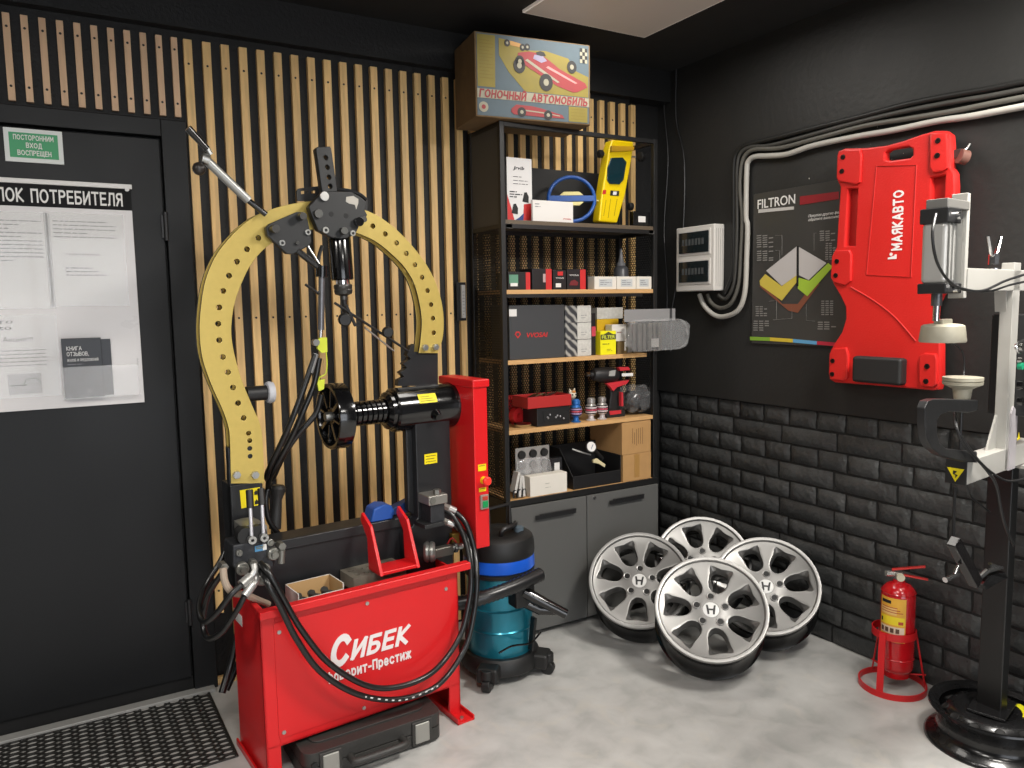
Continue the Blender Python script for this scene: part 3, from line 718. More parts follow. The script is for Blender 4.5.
# second arm with grey cylinder
M().tube([mp(297, 250.5, .17), mp(322, 270, .17)], .011).build('strut', BLKG, MC)
M().tube([mp(308, 246, .18), mp(321, 267, .175)], .0035).build('strut_rod', STEEL, MC)
M().tube(mpath([(322, 246, .2), (319, 256, .19), (318, 268, .18)]), .006, smooth=3).build('strut_link', BLK, MC)
q0, q1, q2 = mp(322, 266, .17), mp(321.8, 277, .17), mp(321, 330, .17)
M().cyl(q0, q1, .02, n=20).build('slim_cylinder_head', BLKG, MC)
M().cyl(q1, q2, .0105, n=20).build('slim_cylinder', mat('satin_grey', '#77777a', .3, .7), MC)
M().cyl(q2, mp(320.6, 338, .17), .006, n=12).build('slim_cylinder_rod', CHROME, MC)
LIME = mat('lime_plastic', '#c8d23a', .5)
b = M().prism([mp(u, v, .155) for u, v in ((316.5, 341), (321, 337.5), (327, 337.5), (327.5, 352), (322, 353), (318, 349))], (0, .012, 0))
b.tube(mpath([(326, 352, .16), (327, 364, .16), (325.5, 374, .16), (319, 378, .16), (320, 386, .16), (322, 389, .16)]), .0022, n=6, smooth=3); b.prism([mp(u, v, .155) for u, v in ((317, 381), (325, 379), (324, 389), (319, 391))], (0, .006, 0))
b.build('lime_tag', LIME, MC)
q = mp(316, 342.5, .15); M().cyl((q.x, .145, q.z), (q.x, .165, q.z), .011, n=16).build('hose_coupling', STEEL, MC)

# --- long lever at the left of the arch
gl = [z2(*p) for p in ((30, 108), (112, 192), (95, 225), (262, 385), (262, 385), (330, 440))]
b = M().cyl(mp(*gl[3], .17), mp(*gl[5], .17), .009, n=14); b.build('lever_rod', BLKG, MC)
lv = M().cyl(mp(*gl[2], .155), mp(*gl[3], .17), .0135, n=20).build('lever_sleeve', mat('brushed_steel', '#a9a9a6', .35, .75), MC)
M().cyl(mp(*z2(83, 222), .155), mp(*z2(110, 232), .155), .017, n=20).build('lever_knuckle', STEEL, lv)
M().cyl(mp(*z2(118, 210), .15), mp(*z2(100, 180), .15), .008, n=14).build('handle_stub', STEEL, lv)
M().cyl(mp(*gl[0], .14), mp(*z2(104, 188), .15), .0115, .0095, n=18).build('handle_grip', BLKG, lv)
M().sphere(mp(*z2(73, 264), .15), .019, 20).build('ball_knob', mat('knob_brown', '#2e2926', .35), lv)

# --- valve block with two control levers, fittings
z6 = zp((180, 460), 4.267)
CAST = mat('cast_grey', '#36373a', .45, .5, .2, 40, bump=.2)
yv = .07
b = M().prism([mp(*z6(u, v), yv) for u, v in ((225, 365), (300, 350), (395, 350), (405, 400), (405, 455), (360, 470), (330, 500), (290, 470), (245, 480), (225, 450))], (0, .10, 0)); vb = b.build('valve_block', CAST, MC, bevel=.006)
b = M().prism([mp(*z6(u, v), .09) for u, v in ((265, 285), (300, 275), (345, 268), (372, 280), (375, 330), (345, 352), (270, 362))], (0, .09, 0)); b.build('spool_bracket', mat('cast_light', '#98958f', .4, .7), vb, bevel=.004)
for (u0, v0, u1, v1, u2, v2) in ((306, 340, 300, 205, 296, 128), (357, 330, 350, 192, 345, 122)):
    a_, b1, c_ = mp(*z6(u0, v0), .06), mp(*z6(u1, v1), .10), mp(*z6(u2, v2), .12)
    l = M().cyl(a_, b1, .0062, n=12).build('control_lever', mat('lever_grey', '#a2a3a9', .35, .6), vb)
    M().cyl(b1, c_, .011, n=14).build('lever_grip', BLKR, l)
    M().lathe([(.005, -.010), (.0125, -.010), (.0125, .008), (.005, .008)], a_, Y, 20, caps=False, loop=True).build('lever_eye', STEEL, l)
    M().lathe([(.026, 0), (.028, .02), (.022, .06)], a_ + V((-.012, .012, .01)), Y, 18).build('spool_boot', BLKR, l)
for (u, v, r, dy) in ((263, 460, .020, .03), (395, 397, .020, .03), (346, 510, .018, .02), (250, 395, .010, .02), (385, 352, .011, .01), (360, 460, .016, .02)):
    q = mp(*z6(u, v), yv); p_ = M().lathe([(0, -dy), (r * .5, -dy), (r * .55, -dy * .6), (r * .85, -dy * .6), (r, -dy * .5), (r, 0), (0, 0)], (q.x, yv, q.z), Y, 16).build('port_plug', mat('zinc', '#86857f', .35, .75), vb)
ZN = MATS['zinc']
for (u, v) in ((190, 458), (315, 442), (318, 487), (437, 370)):
    q = mp(*z6(u, v), .05); M().cyl((q.x, .048, q.z), (q.x, .085, q.z), .0125, n=6).build('hex_fitting', ZN, vb, bevel=.001)
q = mp(*z6(432, 415), .05); M().cyl(mp(*z6(434, 385), .05), mp(*z6(431, 440), .05), .011, n=14).build('fitting_elbow', ZN, vb)
q = mp(*z6(342, 376), yv - .0008); sticker(vb, q, X, Z, .032, .018, mat('label_blue', '#4a88b5', .4), 'blue_sticker', 2); q2_ = mp(*z6(361, 371), yv - .0008); sticker(vb, q2_, X, Z, .012, .018, WHITE, 'white_sticker', 0)
q = mp(*z6(300, 163), .199); q = V((q.x, .1985, q.z)); sl = M().prism([mp(*z6(u, v), .199) for u, v in ((255, 130), (340, 116), (341, 192), (262, 207))], (0, .0012, 0)).build('lever_label', YEL, MC, smooth=0)
b = M()
for u, v in ((325, 140), (327, 180)):
    q = mp(*z6(u, v), .1985); b.box((q.x - .006, .1975, q.z - .006), (q.x + .006, .1985, q.z + .004)).prism([(q.x - .004, .1975, q.z + .004), (q.x + .004, .1975, q.z + .004), (q.x, .1975, q.z + .010)], (0, .001, 0))
b.build('label_pictogram', INK, sl, smooth=0)
# silver ferrules and the hoses that leave them
FER = mat('ferrule', '#b4b3b0', .35, .7)
hs_ = mpath([(*z6(315, 445), .0), (*z6(318, 475), -.01), (*z6(300, 500), -.01)]); M().tube(hs_, .010, smooth=3).build('hose_bend', FER, vb)
M().cyl(mp(*z6(302, 497), -.01), mp(*z6(262, 532), -.02), .0145, n=16).build('hose_ferrule', FER, vb)
hs_ = mpath([(*z6(318, 490), .0), (*z6(326, 515), -.01), (*z6(310, 535), -.02)]); M().tube(hs_, .010, smooth=3).build('hose_bend', FER, vb)
M().cyl(mp(*z6(312, 530), -.02), mp(*z6(275, 580), -.03), .013, n=16).build('hose_ferrule', FER, vb)
HOSE = mat('hose_rubber', '#131313', .32, 0, coat=.2)
def hose(pts, r=.0115, nm='hydraulic_hose', m=None, par=None):
    return M().tube(mpath(pts), r, n=12, smooth=8).build(nm, m or HOSE, par or MC)
hose([(*z6(262, 532), -.02), (230, 596, -.02), (216, 614, 0), (204, 622, .05), (199, 608, .12), (205, 586, .18), (220, 562, .2), (230, 540, .22)], .0088)
hose([(*z6(275, 580), -.03), (236, 612, -.02), (222, 632, .03), (208, 638, .08), (203, 622, .12), (207, 598, .1), (216, 582, .06), (*z6(190, 470), .04)], .0088)
M().tube(mpath([(223, 568, .03), (225, 582, .02), (232, 592, .02), (246, 595, .05), (258, 600, .08), (268, 604, .12)]), .0105, smooth=6).build('tan_pipe', mat('tan_pipe', '#a39382', .45), MC)
hose([(260, 563, .0), (270, 575, -.04), (285, 602, -.05), (303, 632, -.06), (330, 664, -.065), (368, 686, -.065), (402, 686, -.065), (434, 671, -.06), (458, 640, -.05), (468, 607, -.04), (471, 575, -.02), (465, 540, .03), (453, 516, .07), (440, 508, .10)], .0095)
hose([(261, 570, .0), (268, 584, -.05), (280, 606, -.06), (297, 640, -.065), (322, 673, -.068), (360, 695, -.07), (400, 699, -.07), (438, 685, -.065), (464, 650, -.055), (474, 612, -.045), (477, 578, -.03), (474, 548, .02), (465, 522, .05), (448, 506, .10)], .0095)
# white print on the outer hose
b = M(); P_ = catmull([V(p) for p in mpath([(365, 696.5, -.078), (385, 699.5, -.080), (405, 699.5, -.080), (425, 692, -.079), (440, 684.5, -.075)])], 6)
for i in range(0, len(P_) - 1, 2): b.bar(P_[i] - Y * .002, P_[i].lerp(P_[i + 1], .7) - Y * .002, .0012, .004)
b.build('hose_print', PAPER, MC, smooth=0)
# hoses of the slim cylinder going down behind the post
z4 = zp((180, 280), 3.84)
hose([(*z4(520, 285), .15), (*z4(498, 350), .15), (*z4(470, 430), .15), (*z4(428, 540), .16), (*z4(383, 640), .19), (*z4(335, 745), .24), (269, 483, .31), (266, 500, .31), (269, 520, .31), (280, 536, .31)], .0095)
hose([(*z4(535, 300), .16), (*z4(515, 400), .16), (*z4(470, 510), .17), (*z4(430, 600), .19), (*z4(380, 695), .22), (*z4(345, 760), .26), (268, 488, .32)], .0095)
hose([(*z4(543, 440), .16), (*z4(520, 515), .17), (*z4(455, 590), .19), (*z4(400, 670), .22), (*z4(355, 765), .28)], .0095)
M().cyl(mp(*z4(522, 283), .15), mp(*z4(500, 355), .15), .0095, n=12).build('hose_sleeve', mat('sleeve_grey', '#9a9a9a', .4, .5), MC)
# two hoses from the rear of the valve down to the mat
hose([(239, 560, .2), (241, 600, .3), (239, 628, .32), (231, 662, .33), (222, 693, .30)], .0120, 'drain_hose'); hose([(246, 560, .22), (246, 600, .36), (244, 650, .36), (236, 668, .36), (226, 690, .34)], .0120, 'drain_hose')
# pump block on the column
zb = zp((350, 480), 4.8)
pb = M().box((0, 0, 0), (.058, .05, .10)); o_ = mp(*zb(375, 205), .09)
pb = M().box((o_.x, .07, o_.z), (o_.x + .058, .14, o_.z + .095)).build('pump_block', CAST, MC, bevel=.004)
q = mp(*zb(412, 85), .09); M().box((q.x - .045, .06, q.z - .018), (q.x + .032, .14, q.z + .016)).build('pump_head', mat('cast_light', '', .4), pb, bevel=.004)
M().cyl((q.x + .0, .08, q.z + .01), (q.x, .08, q.z + .032), .014, n=6).cyl((q.x - .03, .055, q.z), (q.x - .03, .075, q.z), .012, n=6).build('pump_bolt', ZN, pb)
M().box((o_.x - .03, .06, o_.z - .012), (o_.x + .05, .14, o_.z + .002)).build('pump_bracket', PLT, pb, bevel=.001)
for u0, v0, u1, v1 in ((438, 118, 505, 148), (437, 190, 495, 215)):
    M().cyl(mp(*zb(u0, v0), .085), mp(*zb((u0 + u1) / 2, (v0 + v1) / 2), .082), .0125, n=6).build('hex_fitting', ZN, pb)
    M().cyl(mp(*zb((u0 + u1) / 2, (v0 + v1) / 2), .082), mp(*zb(u1, v1), .075), .0125, n=16).build('hose_ferrule', FER, pb)
hose([(*zb(495, 215), .075), (466, 535, .06), (470, 550, .03), (472, 575, -.015)], .0105)
# loose wiring between cover and cabinet
WR = mat('wire_red', '#b02020', .4)
M().tube(mpath([(447, 545, .12), (452, 538, .11), (458, 546, .10), (455, 551, .12)]), .003, smooth=4).build('wire', WR, MC)
M().box((.052, .12, .58), (.085, .16, .62)).build('terminal_box', mat('brass_dull', '#7d6a2c', .4, .6), MC, bevel=.002)

# --- things lying on the machine
# red V support
sp = Thing('wheel_support_fork', 'red steel fork support standing upright in the tray of the machine', 'fork', MC.m @ V((mp(370, 560, .1).x, .075, .562)), math.radians(5))
w_ = mp(409, 560, .1).x - mp(370, 560, .1).x
M().box((0, -.05, 0), (w_, .04, .012)).build('base', RED, sp, bevel=.003)
hh = .155
for x0 in (0, w_ - .010):
    M().prism([(x0, -.055, .0), (x0, .04, .0), (x0, .045, .11), (x0, .095, hh + .008), (x0, .085, hh + .034), (x0, .018, hh)], (.012, 0, 0)).build('arm', RED, sp, bevel=.003)
# blue clamp on the beam
bc = Thing('blue_clamp', 'blue cast clamp lying on the black beam behind the red fork', 'clamp', MC.m @ V((mp(380, 520, .2).x, .21, .7005)), math.radians(5))
BL = mat('blue_paint', '#1f4f9e', .4)
M().prism([(-.045, -.03, 0), (.042, -.03, 0), (.05, -.03, .025), (.04, -.03, .05), (.0, -.03, .058), (-.03, -.03, .048)], (0, .07, 0)).build('body', BL, bc, bevel=.008, seg=3)
M().prism([(.03, 0, .004), (.12, 0, .004), (.125, 0, .05), (.06, 0, .03)], (0, .04, 0)).build('jaw', mat('blue_dark', '#18305e', .4), bc, bevel=.004)
# open cardboard box in the tray
q = mp(290, 590, .1)
cb = Thing('open_carton', 'open white cardboard box with brown inside lying in the red tray', 'box', MC.m @ V((mp(294, 590, .08).x, .045, .449)), math.radians(7))
cw_, cd_, chg = .155, .11, .112
b = M(); b.box((0, 0, 0), (cw_, cd_, .003)); b.box((0, 0, 0), (cw_, .003, chg - .02)).box((0, cd_ - .003, 0), (cw_, cd_, chg)).box((0, 0, 0), (.003, cd_, chg)).box((cw_ - .003, 0, 0), (cw_, cd_, chg)); b.build('carton_wall', [mat('carton_white', '#d6d2cc', .6)], cb, smooth=0)
b = M().box((.0035, cd_ - .0045, .003), (cw_ - .0035, cd_ - .0035, chg - .001)).box((.0032, .004, .003), (.0042, cd_ - .005, chg - .001)).box((cw_ - .0042, .004, .003), (cw_ - .0032, cd_ - .005, chg - .001)); b.build('carton_lining', mat('carton_inside', '#bb9868', .8), cb, smooth=0)
for i in range(6):
    x, y = .028 + .045 * (i % 3), .03 + .042 * (i // 3)
    tag(M().cyl((0, 0, -.006), (0, 0, .006), .013, n=6).build('hex_nut', DKSTEEL, None), 'dark steel nut lying inside the open cardboard box', 'nut', 'nuts in the cardboard box').matrix_world = Matrix.Translation(cb.m @ V((x, y, .075))) @ Matrix.Rotation(rs.uniform(0, .5), 4, 'X')
# perforated steel block
q0 = mp(350, 586, .12); q1 = mp(400, 570, .12)
blk = Thing('perforated_block', 'grey steel plate with rows of round holes lying in the red tray', 'steel block', MC.m @ V(((q0.x + q1.x) / 2, .135, .512)), math.radians(7))
b_ = plate('body', [rrect(-.10, -.055, .10, .055, .006)] + [circ(x, y, .011, 14) for x in (-.075, -.04, -.005, .03, .065) for y in (-.028, .02)], .045, ((0, 0, .0225), X, Y), mat('grimy_steel', '#7d776b', .5, .4, .2, 30), blk)
M().box((-.07, -.05, -.057), (.07, .05, 0)).build('lower_plate', MATS['grimy_steel'], blk)
# big nut and mandrel bar
nt_ = Thing('chuck_nut', 'round knurled dark steel nut resting in the tray by the mandrel bar', 'nut', MC.m @ V((mp(425, 560, .1).x, .065, .562)), math.radians(5))
n_ = M().lathe([(.012, -.02), (.03, -.02), (.036, -.012), (.036, -.004), (.03, 0), (.036, .004), (.036, .012), (.03, .02), (.012, .02)], (0, 0, .032), V((1, -.6, 0)), 14, caps=False, loop=True).build('knurled_ring', mat('worn_steel', ''), nt_, bevel=.001)
mb_ = Thing('mandrel_bar', 'dark steel mandrel bar with threaded silver tip lying across the right end of the tray', 'bar', MC.m @ V((mp(453, 556, .09).x, .095, .557)), math.radians(5))
M().box((-.09, -.016, 0), (.0, .016, .036)).build('bar_body', mat('bar_steel', '#6b6862', .35, .7), mb_, bevel=.006)
M().cyl((.0, 0, .021), (.042, 0, .021), .011, n=16).build('threaded_tip', STEEL, mb_)
M().cyl((.006, 0, .021), (.018, 0, .021), .019, n=6).build('lock_nut', DKSTEEL, mb_)
# clamp lever/hand brace behind the left post
q = mp(277, 510, .3); br = Thing('t_handle', 'black rounded grip handle hanging on the frame behind the left post', 'handle', MC.m @ V((q.x, .33, .70)), math.radians(5))
M().lathe([(0, 0), (.02, 0), (.018, .06), (.016, .10), (.024, .125), (.027, .14), (.02, .15), (0, .152)], (0, 0, 0), V((.12, 0, 1)), 20).build('grip', mat('grip_dark', '#2b2a29', .5), br)

# tool case on the floor under the cabinet
cs_ = Thing('tool_case', 'black plastic tool case with two silver latches lying on the floor under the red cabinet', 'tool case', MC.m @ V((-.60, -.075, 0)), math.radians(2))
CASE = mat('case_plastic', '#2e2d2b', .5, 0, .15, 30, bump=.1, bscale=200)
cw2, cd2 = .47, .27
b = M()
lo_ = rrect(0, 0, cw2, cd2, .035, 6)
b.prism([(x, y, .006) for x, y in lo_], (0, 0, .044)); b.build('lower_shell', CASE, cs_, bevel=.006)
b = M(); b.prism([(x, y, .053) for x, y in lo_], (0, 0, .044)); up = b.build('lid', CASE, cs_, bevel=.012, seg=3)
M().prism([(x, y, .094) for x, y in rrect(.04, .05, cw2 - .04, cd2 - .03, .03)], (0, 0, .008)).build('lid_panel', CASE, up, bevel=.004)
hd = M().tube([(.145, .015, .05), (.145, -.028, .05), (.165, -.04, .05), (.30, -.04, .05), (.32, -.028, .05), (.32, .015, .05)], .012, n=12, smooth=3).build('handle', CASE, cs_)
for x in (.055, .365):
    M().box((x, -.010, .018), (x + .052, .004, .085)).build('latch', mat('latch_silver', '#96958f', .4, .3), cs_, bevel=.004)
    M().box((x - .01, -.006, .01), (x + .062, .01, .092)).build('latch_housing', CASE, cs_, bevel=.003)
M().cyl((.03, -.004, .06), (.03, .01, .06), .010, n=14).build('lock_hole', INK, cs_)

# ============================================================ ALLOY WHEELS
ALLOY = mat('alloy', '#7e7d7b', .38, .75, .05, 3, spec=.5)
ALLOYD = mat('alloy_lightened', '#8a8987', .38, .75)  # same alloy made lighter, lifting the recess shade by colour
RIMB = mat('rim_barrel_reflection', '#151515', .2, .3, coat=.4)  # glossy barrel, the reflected black walls put into its dark colour
def wheel_thing(name='alloy_wheel'):
    t = Thing(name, '-', 'wheel', (0, 0, 0))
    r0, r1 = .052, .196; N_ = 7; half = PI / N_; c0 = V((0, .127))
    def ray_poly(poly, a):
        d = V((math.sin(a), math.cos(a))); best = None
        for i in range(len(poly)):
            p, q = V(poly[i]) - c0, V(poly[(i + 1) % len(poly)]) - c0; e = q - p
            den = d.x * e.y - d.y * e.x
            if abs(den) < 1e-12: continue
            s = (p.x * e.y - p.y * e.x) / den; u = (p.x * d.y - p.y * d.x) / den
            if s > 1e-9 and -1e-9 <= u <= 1 + 1e-9: best = s if best is None else max(best, s)
        return c0 + d * best
    def mirror(h): return h + [(-x, y) for x, y in reversed(h[1:-1])]
    rec = mirror([(0, .072), (.014, .075), (.026, .085), (.034, .100), (.0375, .120), (.040, .145), (.048, .178), (.03, .177), (0, .174)])
    hol = mirror([(0, .077), (.012, .080), (.023, .089), (.030, .103), (.0335, .121), (.034, .142), (.0305, .160), (.018, .170), (0, .172)])
    arc = 14
    cell = [(r0 * math.sin(a), r0 * math.cos(a)) for a in [-half + 2 * half * i / arc for i in range(arc + 1)]] + [(r1 * math.sin(a), r1 * math.cos(a)) for a in [half - 2 * half * i / arc for i in range(arc + 1)]]
    cr = []
    for rr in (r0, r1):
        p = V((rr * math.sin(half), rr * math.cos(half))) - c0; cr.append(math.atan2(p.x, p.y))
    n = 44; angs = [-PI + 2 * PI * i / n for i in range(n)]
    for a in cr:
        for s in (a, -a):
            k = min(range(n), key=lambda i: abs(angs[i] - s)); angs[k] = s
    def h(x, y, z):
        r = math.hypot(x, y); return z - .010 - .022 * (1 - (r / r1) ** 2) ** .8 * .8 + .004 * math.exp(-((r - .03) / .03) ** 2) if True else 0
    b = M(); nr = []
    for k in range(N_):
        a0 = 2 * PI * k / N_ + PI / 7; ca, sa = math.cos(a0), math.sin(a0); vs = []
        rings = []
        H_ = [ray_poly(hol, a) for a in angs]; R_ = [ray_poly(rec, a) for a in angs]; C_ = [ray_poly(cell, a) for a in angs]
        L_ = [(H_, H_, 0, -.045), (H_, H_, 0, -.013), (H_, R_, .12, -.0095), (H_, R_, .92, -.0025), (R_, R_, 0, -.0004), (R_, C_, .07, 0), (R_, C_, .35, 0), (R_, C_, .7, 0), (C_, C_, 0, 0)]
        for A, B, tt, dz in L_:
            for p, q in zip(A, B):
                v = p.lerp(q, tt); x, y = v.x * ca - v.y * sa, v.x * sa + v.y * ca; vs.append((x, y, h(x, y, dz)))
        fs = [(m_ * n + i, m_ * n + (i + 1) % n, (m_ + 1) * n + (i + 1) % n, (m_ + 1) * n + i) for m_ in range(len(L_) - 1) for i in range(n)]
        o = len(b.f); b.add(vs, fs)
        for m_ in range(len(L_) - 1):
            for i in range(n):
                if m_ < 3: b.mi[o + m_ * n + i] = 1
    # centre hub
    rings = [0, .012, .026, .040, .0525]; vs = []; nn = 28
    for r in rings[1:]:
        for i in range(nn): a = 2 * PI * i / nn; vs.append((r * math.cos(a), r * math.sin(a), h(r, 0, .0004)))
    vs.append((0, 0, h(0, 0, .0004))); fs = []
    for m_ in range(3): fs += [(m_ * nn + i, m_ * nn + (i + 1) % nn, (m_ + 1) * nn + (i + 1) % nn, (m_ + 1) * nn + i) for i in range(nn)]
    fs += [(len(vs) - 1, (i + 1) % nn, i) for i in range(nn)]; b.add(vs, fs)
    b.build('spoked_face', [ALLOY, ALLOYD], t, smooth=50, weld=True)
    # rim: bright lip and dark barrel
    M().lathe([(.196, -.012), (.1985, -.004), (.201, -.0008), (.204, 0), (.2125, 0), (.215, -.003), (.215, -.012), (.208, -.016), (.203, -.03), (.194, -.02)], (0, 0, 0), Z, 128, loop=True).build('rim_lip', mat('machined_lip', '#a1a09e', .36, .8), t)
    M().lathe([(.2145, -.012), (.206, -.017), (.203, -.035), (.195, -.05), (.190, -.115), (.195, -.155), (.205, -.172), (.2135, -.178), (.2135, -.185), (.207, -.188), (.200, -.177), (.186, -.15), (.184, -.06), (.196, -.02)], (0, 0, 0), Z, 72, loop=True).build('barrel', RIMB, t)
    hz = h(.057, 0, 0)
    for k in range(5):
        a = PI / 2 + 2 * PI * k / 5; x, y = .056 * math.cos(a), .056 * math.sin(a)
        M().lathe([(.0115, 0), (.0145, .0010), (.0162, .0), (.0162, -.004), (.0115, -.004)], (x, y, hz + .0022), Z, 20, loop=True).build('bolt_hole_ring', MATS['alloy_lightened'], t); M().cyl((x, y, hz - .002), (x, y, hz + .0012), .0118, n=20).build('bolt_hole', mat('bolt_hole_dark', '#0e0e0e', .35, .3), t)
    cap = M().lathe([(0, -.004), (.0305, -.004), (.031, .003), (.029, .0045), (0, .005)], (0, 0, h(0, 0, 0)), Z, 32).build('centre_cap', mat('cap_white', '#d5d5d3', .3, .2), t)
    z = h(0, 0, 0) + .0052
    Hp = [(-.0185, .018), (-.0115, .018), (-.0085, .0035), (.0085, .0035), (.0115, .018), (.0185, .018), (.0135, -.019), (.0065, -.019), (.0070, -.0035), (-.0070, -.0035), (-.0065, -.019), (-.0135, -.019)]
    b = M().prism([(x, y, z - .001) for x, y in Hp], (0, 0, .0016)); b.build('emblem', mat('emblem_dark', '#3c3c3d', .3, .5), cap, smooth=0)
    return t
def dup(root):
    r = root.copy(); COL.objects.link(r)
    for ch in list(root.children):
        c = ch.copy(); COL.objects.link(c); c.parent = r
        for g in ch.children:
            d = g.copy(); COL.objects.link(d); d.parent = c
    return r
wheel0 = wheel_thing().e
WG = 'four alloy wheels leaning in the corner'
wheels = [((711, 609.4), .270, 46, (-.66, -.75), -144, 'silver seven spoke alloy wheel, frontmost of the four, leaning on the other wheels'),
          ((639.3, 580.4), .270, 42, (-.70, -.72), 0, 'silver alloy wheel at the left of the group, leaning by the grey cabinet doors'),
          ((766, 586), .275, 44, (-.75, -.66), 0, 'silver alloy wheel at the right of the group, next to the brick wall'),
          ((702.5, 562.5), .275, 38, (-.66, -.75), 144, 'silver alloy wheel at the back of the group, mostly hidden in the corner')]
for i, ((px, py), zc, el, az, roll, lab) in enumerate(wheels):
    o = wheel0 if i == 0 else dup(wheel0)
    q = onZ(px, py, zc); e = math.radians(el); a = V((az[0], az[1], 0)).normalized()
    n_ = a * math.cos(e) + Z * math.sin(e); u = Z - n_ * n_.z; u.normalize(); r = u.cross(n_)
    u2, r2 = u, r
    for ch in o.children:
        if ch.name.startswith('spoked_face'): ch.rotation_euler.z = math.radians(roll)
    o.matrix_world = Matrix.Translation(q + n_ * .02) @ Matrix((r2, u2, n_)).transposed().to_4x4()
    o['label'] = lab; o['category'] = 'wheel'; o['group'] = WG

# ============================================================ THE SHELF UNIT
SX0, SX1, SY0, SY1 = 1.581, 2.413, 2.778, 3.058
S = Thing('shelf_unit', 'black metal shelf unit with perforated sides, wooden boards and two grey doors, in the corner', 'shelving', (SX0, SY0, 0))
Wd, De = SX1 - SX0, SY1 - SY0
FR = mat('shelf_black', '#141414', .45)
PERF = perforated('perforated_side', '#141414', uax=1, vax=2); PERFB = perforated('perforated_back', '#141414', uax=0, vax=2)
for x in (0, Wd - .022):
    for y in (0, De - .022): M().box((x, y, 0), (x + .022, y + .022, 2.192)).build('post', FR, S, bevel=.002)
for z in (2.172, 1.765, .596):
    M().box((.022, 0, z), (Wd - .022, .018, z + .018)).build('rail', FR, S, bevel=.001); (M().box((.022, De - .018, z), (Wd - .022, De, z + .018)).build('rail', FR, S, bevel=.001) if z < 2 else None)
    for x in (.002, Wd - .018): M().box((x, .022, z), (x + .016, De - .022, z + .018)).build('rail', FR, S, bevel=.001)
PAN = mat('panel_grey', '#3b3b3a', .5)
M().box((.004, .022, 1.783), (.010, De - .022, 2.172)).build('upper_side_panel', PAN, S, smooth=0)
M().box((.022, De - .014, 1.783), (Wd - .022, De - .008, 2.07)).build('upper_back_panel', mat('back_board', '#2a2a2a', .55), S, smooth=0)
M().box((.004, .022, .613), (.006, De - .022, 1.765)).build('perforated_side', PERF, S, smooth=0)
M().box((Wd - .006, .022, .613), (Wd - .004, De - .022, 1.765)).build('perforated_side', PERF, S, smooth=0)
M().box((.022, De - .010, .613), (Wd - .022, De - .008, 1.765)).build('perforated_back', PERFB, S, smooth=0)
BOARD = mat('shelf_board', '#c69c68', .5, 0, .1, 6, stretch=(2, 20, 20))
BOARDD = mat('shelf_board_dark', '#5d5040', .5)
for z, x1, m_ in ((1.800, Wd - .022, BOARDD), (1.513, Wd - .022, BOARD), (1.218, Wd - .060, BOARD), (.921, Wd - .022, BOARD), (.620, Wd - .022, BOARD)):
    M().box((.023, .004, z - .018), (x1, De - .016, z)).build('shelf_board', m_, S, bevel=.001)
M().box((.022, -.002, 1.480), (Wd - .09, .010, 1.495)).build('rail', FR, S)
for x in (.024, Wd - .05): M().box((x, .0, 1.765), (x + .028, .02, 1.782)).build('clip', mat('clip_grey', '#8e8c88', .5), S)
# cabinet below
M().box((.0, .0, .02), (Wd, De, .04)).box((.004, .01, .04), (.012, De, .595)).box((Wd - .012, .01, .04), (Wd - .004, De, .595)).box((.01, De - .012, .04), (Wd - .01, De, .595)).build('cabinet_carcass', FR, S)
M().box((.0, -.004, .594), (Wd, .018, .6195)).build('cabinet_top_rail', FR, S, bevel=.001)
DG = mat('door_grey', '#595957', .42)
wdr = (Wd - .03) / 2
for i, x in enumerate((.006, .006 + wdr + .004)):
    d = M().box((x, -.016, .028), (x + wdr + (.014 if i else 0), -.002, .591)).build('cabinet_door', DG, S, bevel=.0015)
    p0, p1 = (S.P(536, 517.5, -.03), S.P(576, 508.5, -.03)) if i == 0 else (S.P(610, 502, -.03), S.P(644, 494, -.03))
    hb_ = M().box((p0.x, -.032, p0.z - .012), (p1.x, -.026, p0.z + .006)).box((p0.x + .01, -.028, p0.z - .006), (p1.x - .01, -.014, p0.z)).box((p0.x + .02, -.034, p0.z + .004), (p1.x + .0, -.026, p0.z + .010)); hb_.build('door_handle', BLK, d, bevel=.001)
q = S.P(594, 497, -.01); M().cyl((q.x - .004, -.022, q.z), (q.x - .004, -.01, q.z), .007, n=14).build('lock', CHROME, S)

def rbox(nm, label, cat, px0, px1, pyt, zb, y, depth, m, group=None, rz=0., bevel=.0015):
    """a carton standing on a board: horizontal span and top read on its front plane"""
    pm = (px0 + px1) / 2
    a, c = onY(px0, pyt, y), onY(px1, pyt, y); zt = onY(pm, pyt, y).z
    t = Thing(nm, label, cat, (a.x, y, zb), rz, group)
    w, h = c.x - a.x, zt - zb
    M().box((0, 0, 0), (w, depth, h)).build('carton', m, t, bevel=bevel)
    return t, w, h
def face(t, name, x0, z0, x1, z1, m, off=.0008):
    return M().box((x0, -off, z0), (x1, off, z1)).build(name, m, t, smooth=0)
BX = mat('box_black', '#1c1c1d', .4)
RD = mat('box_red', '#c22a2a', .45)
z1 = 1.8005
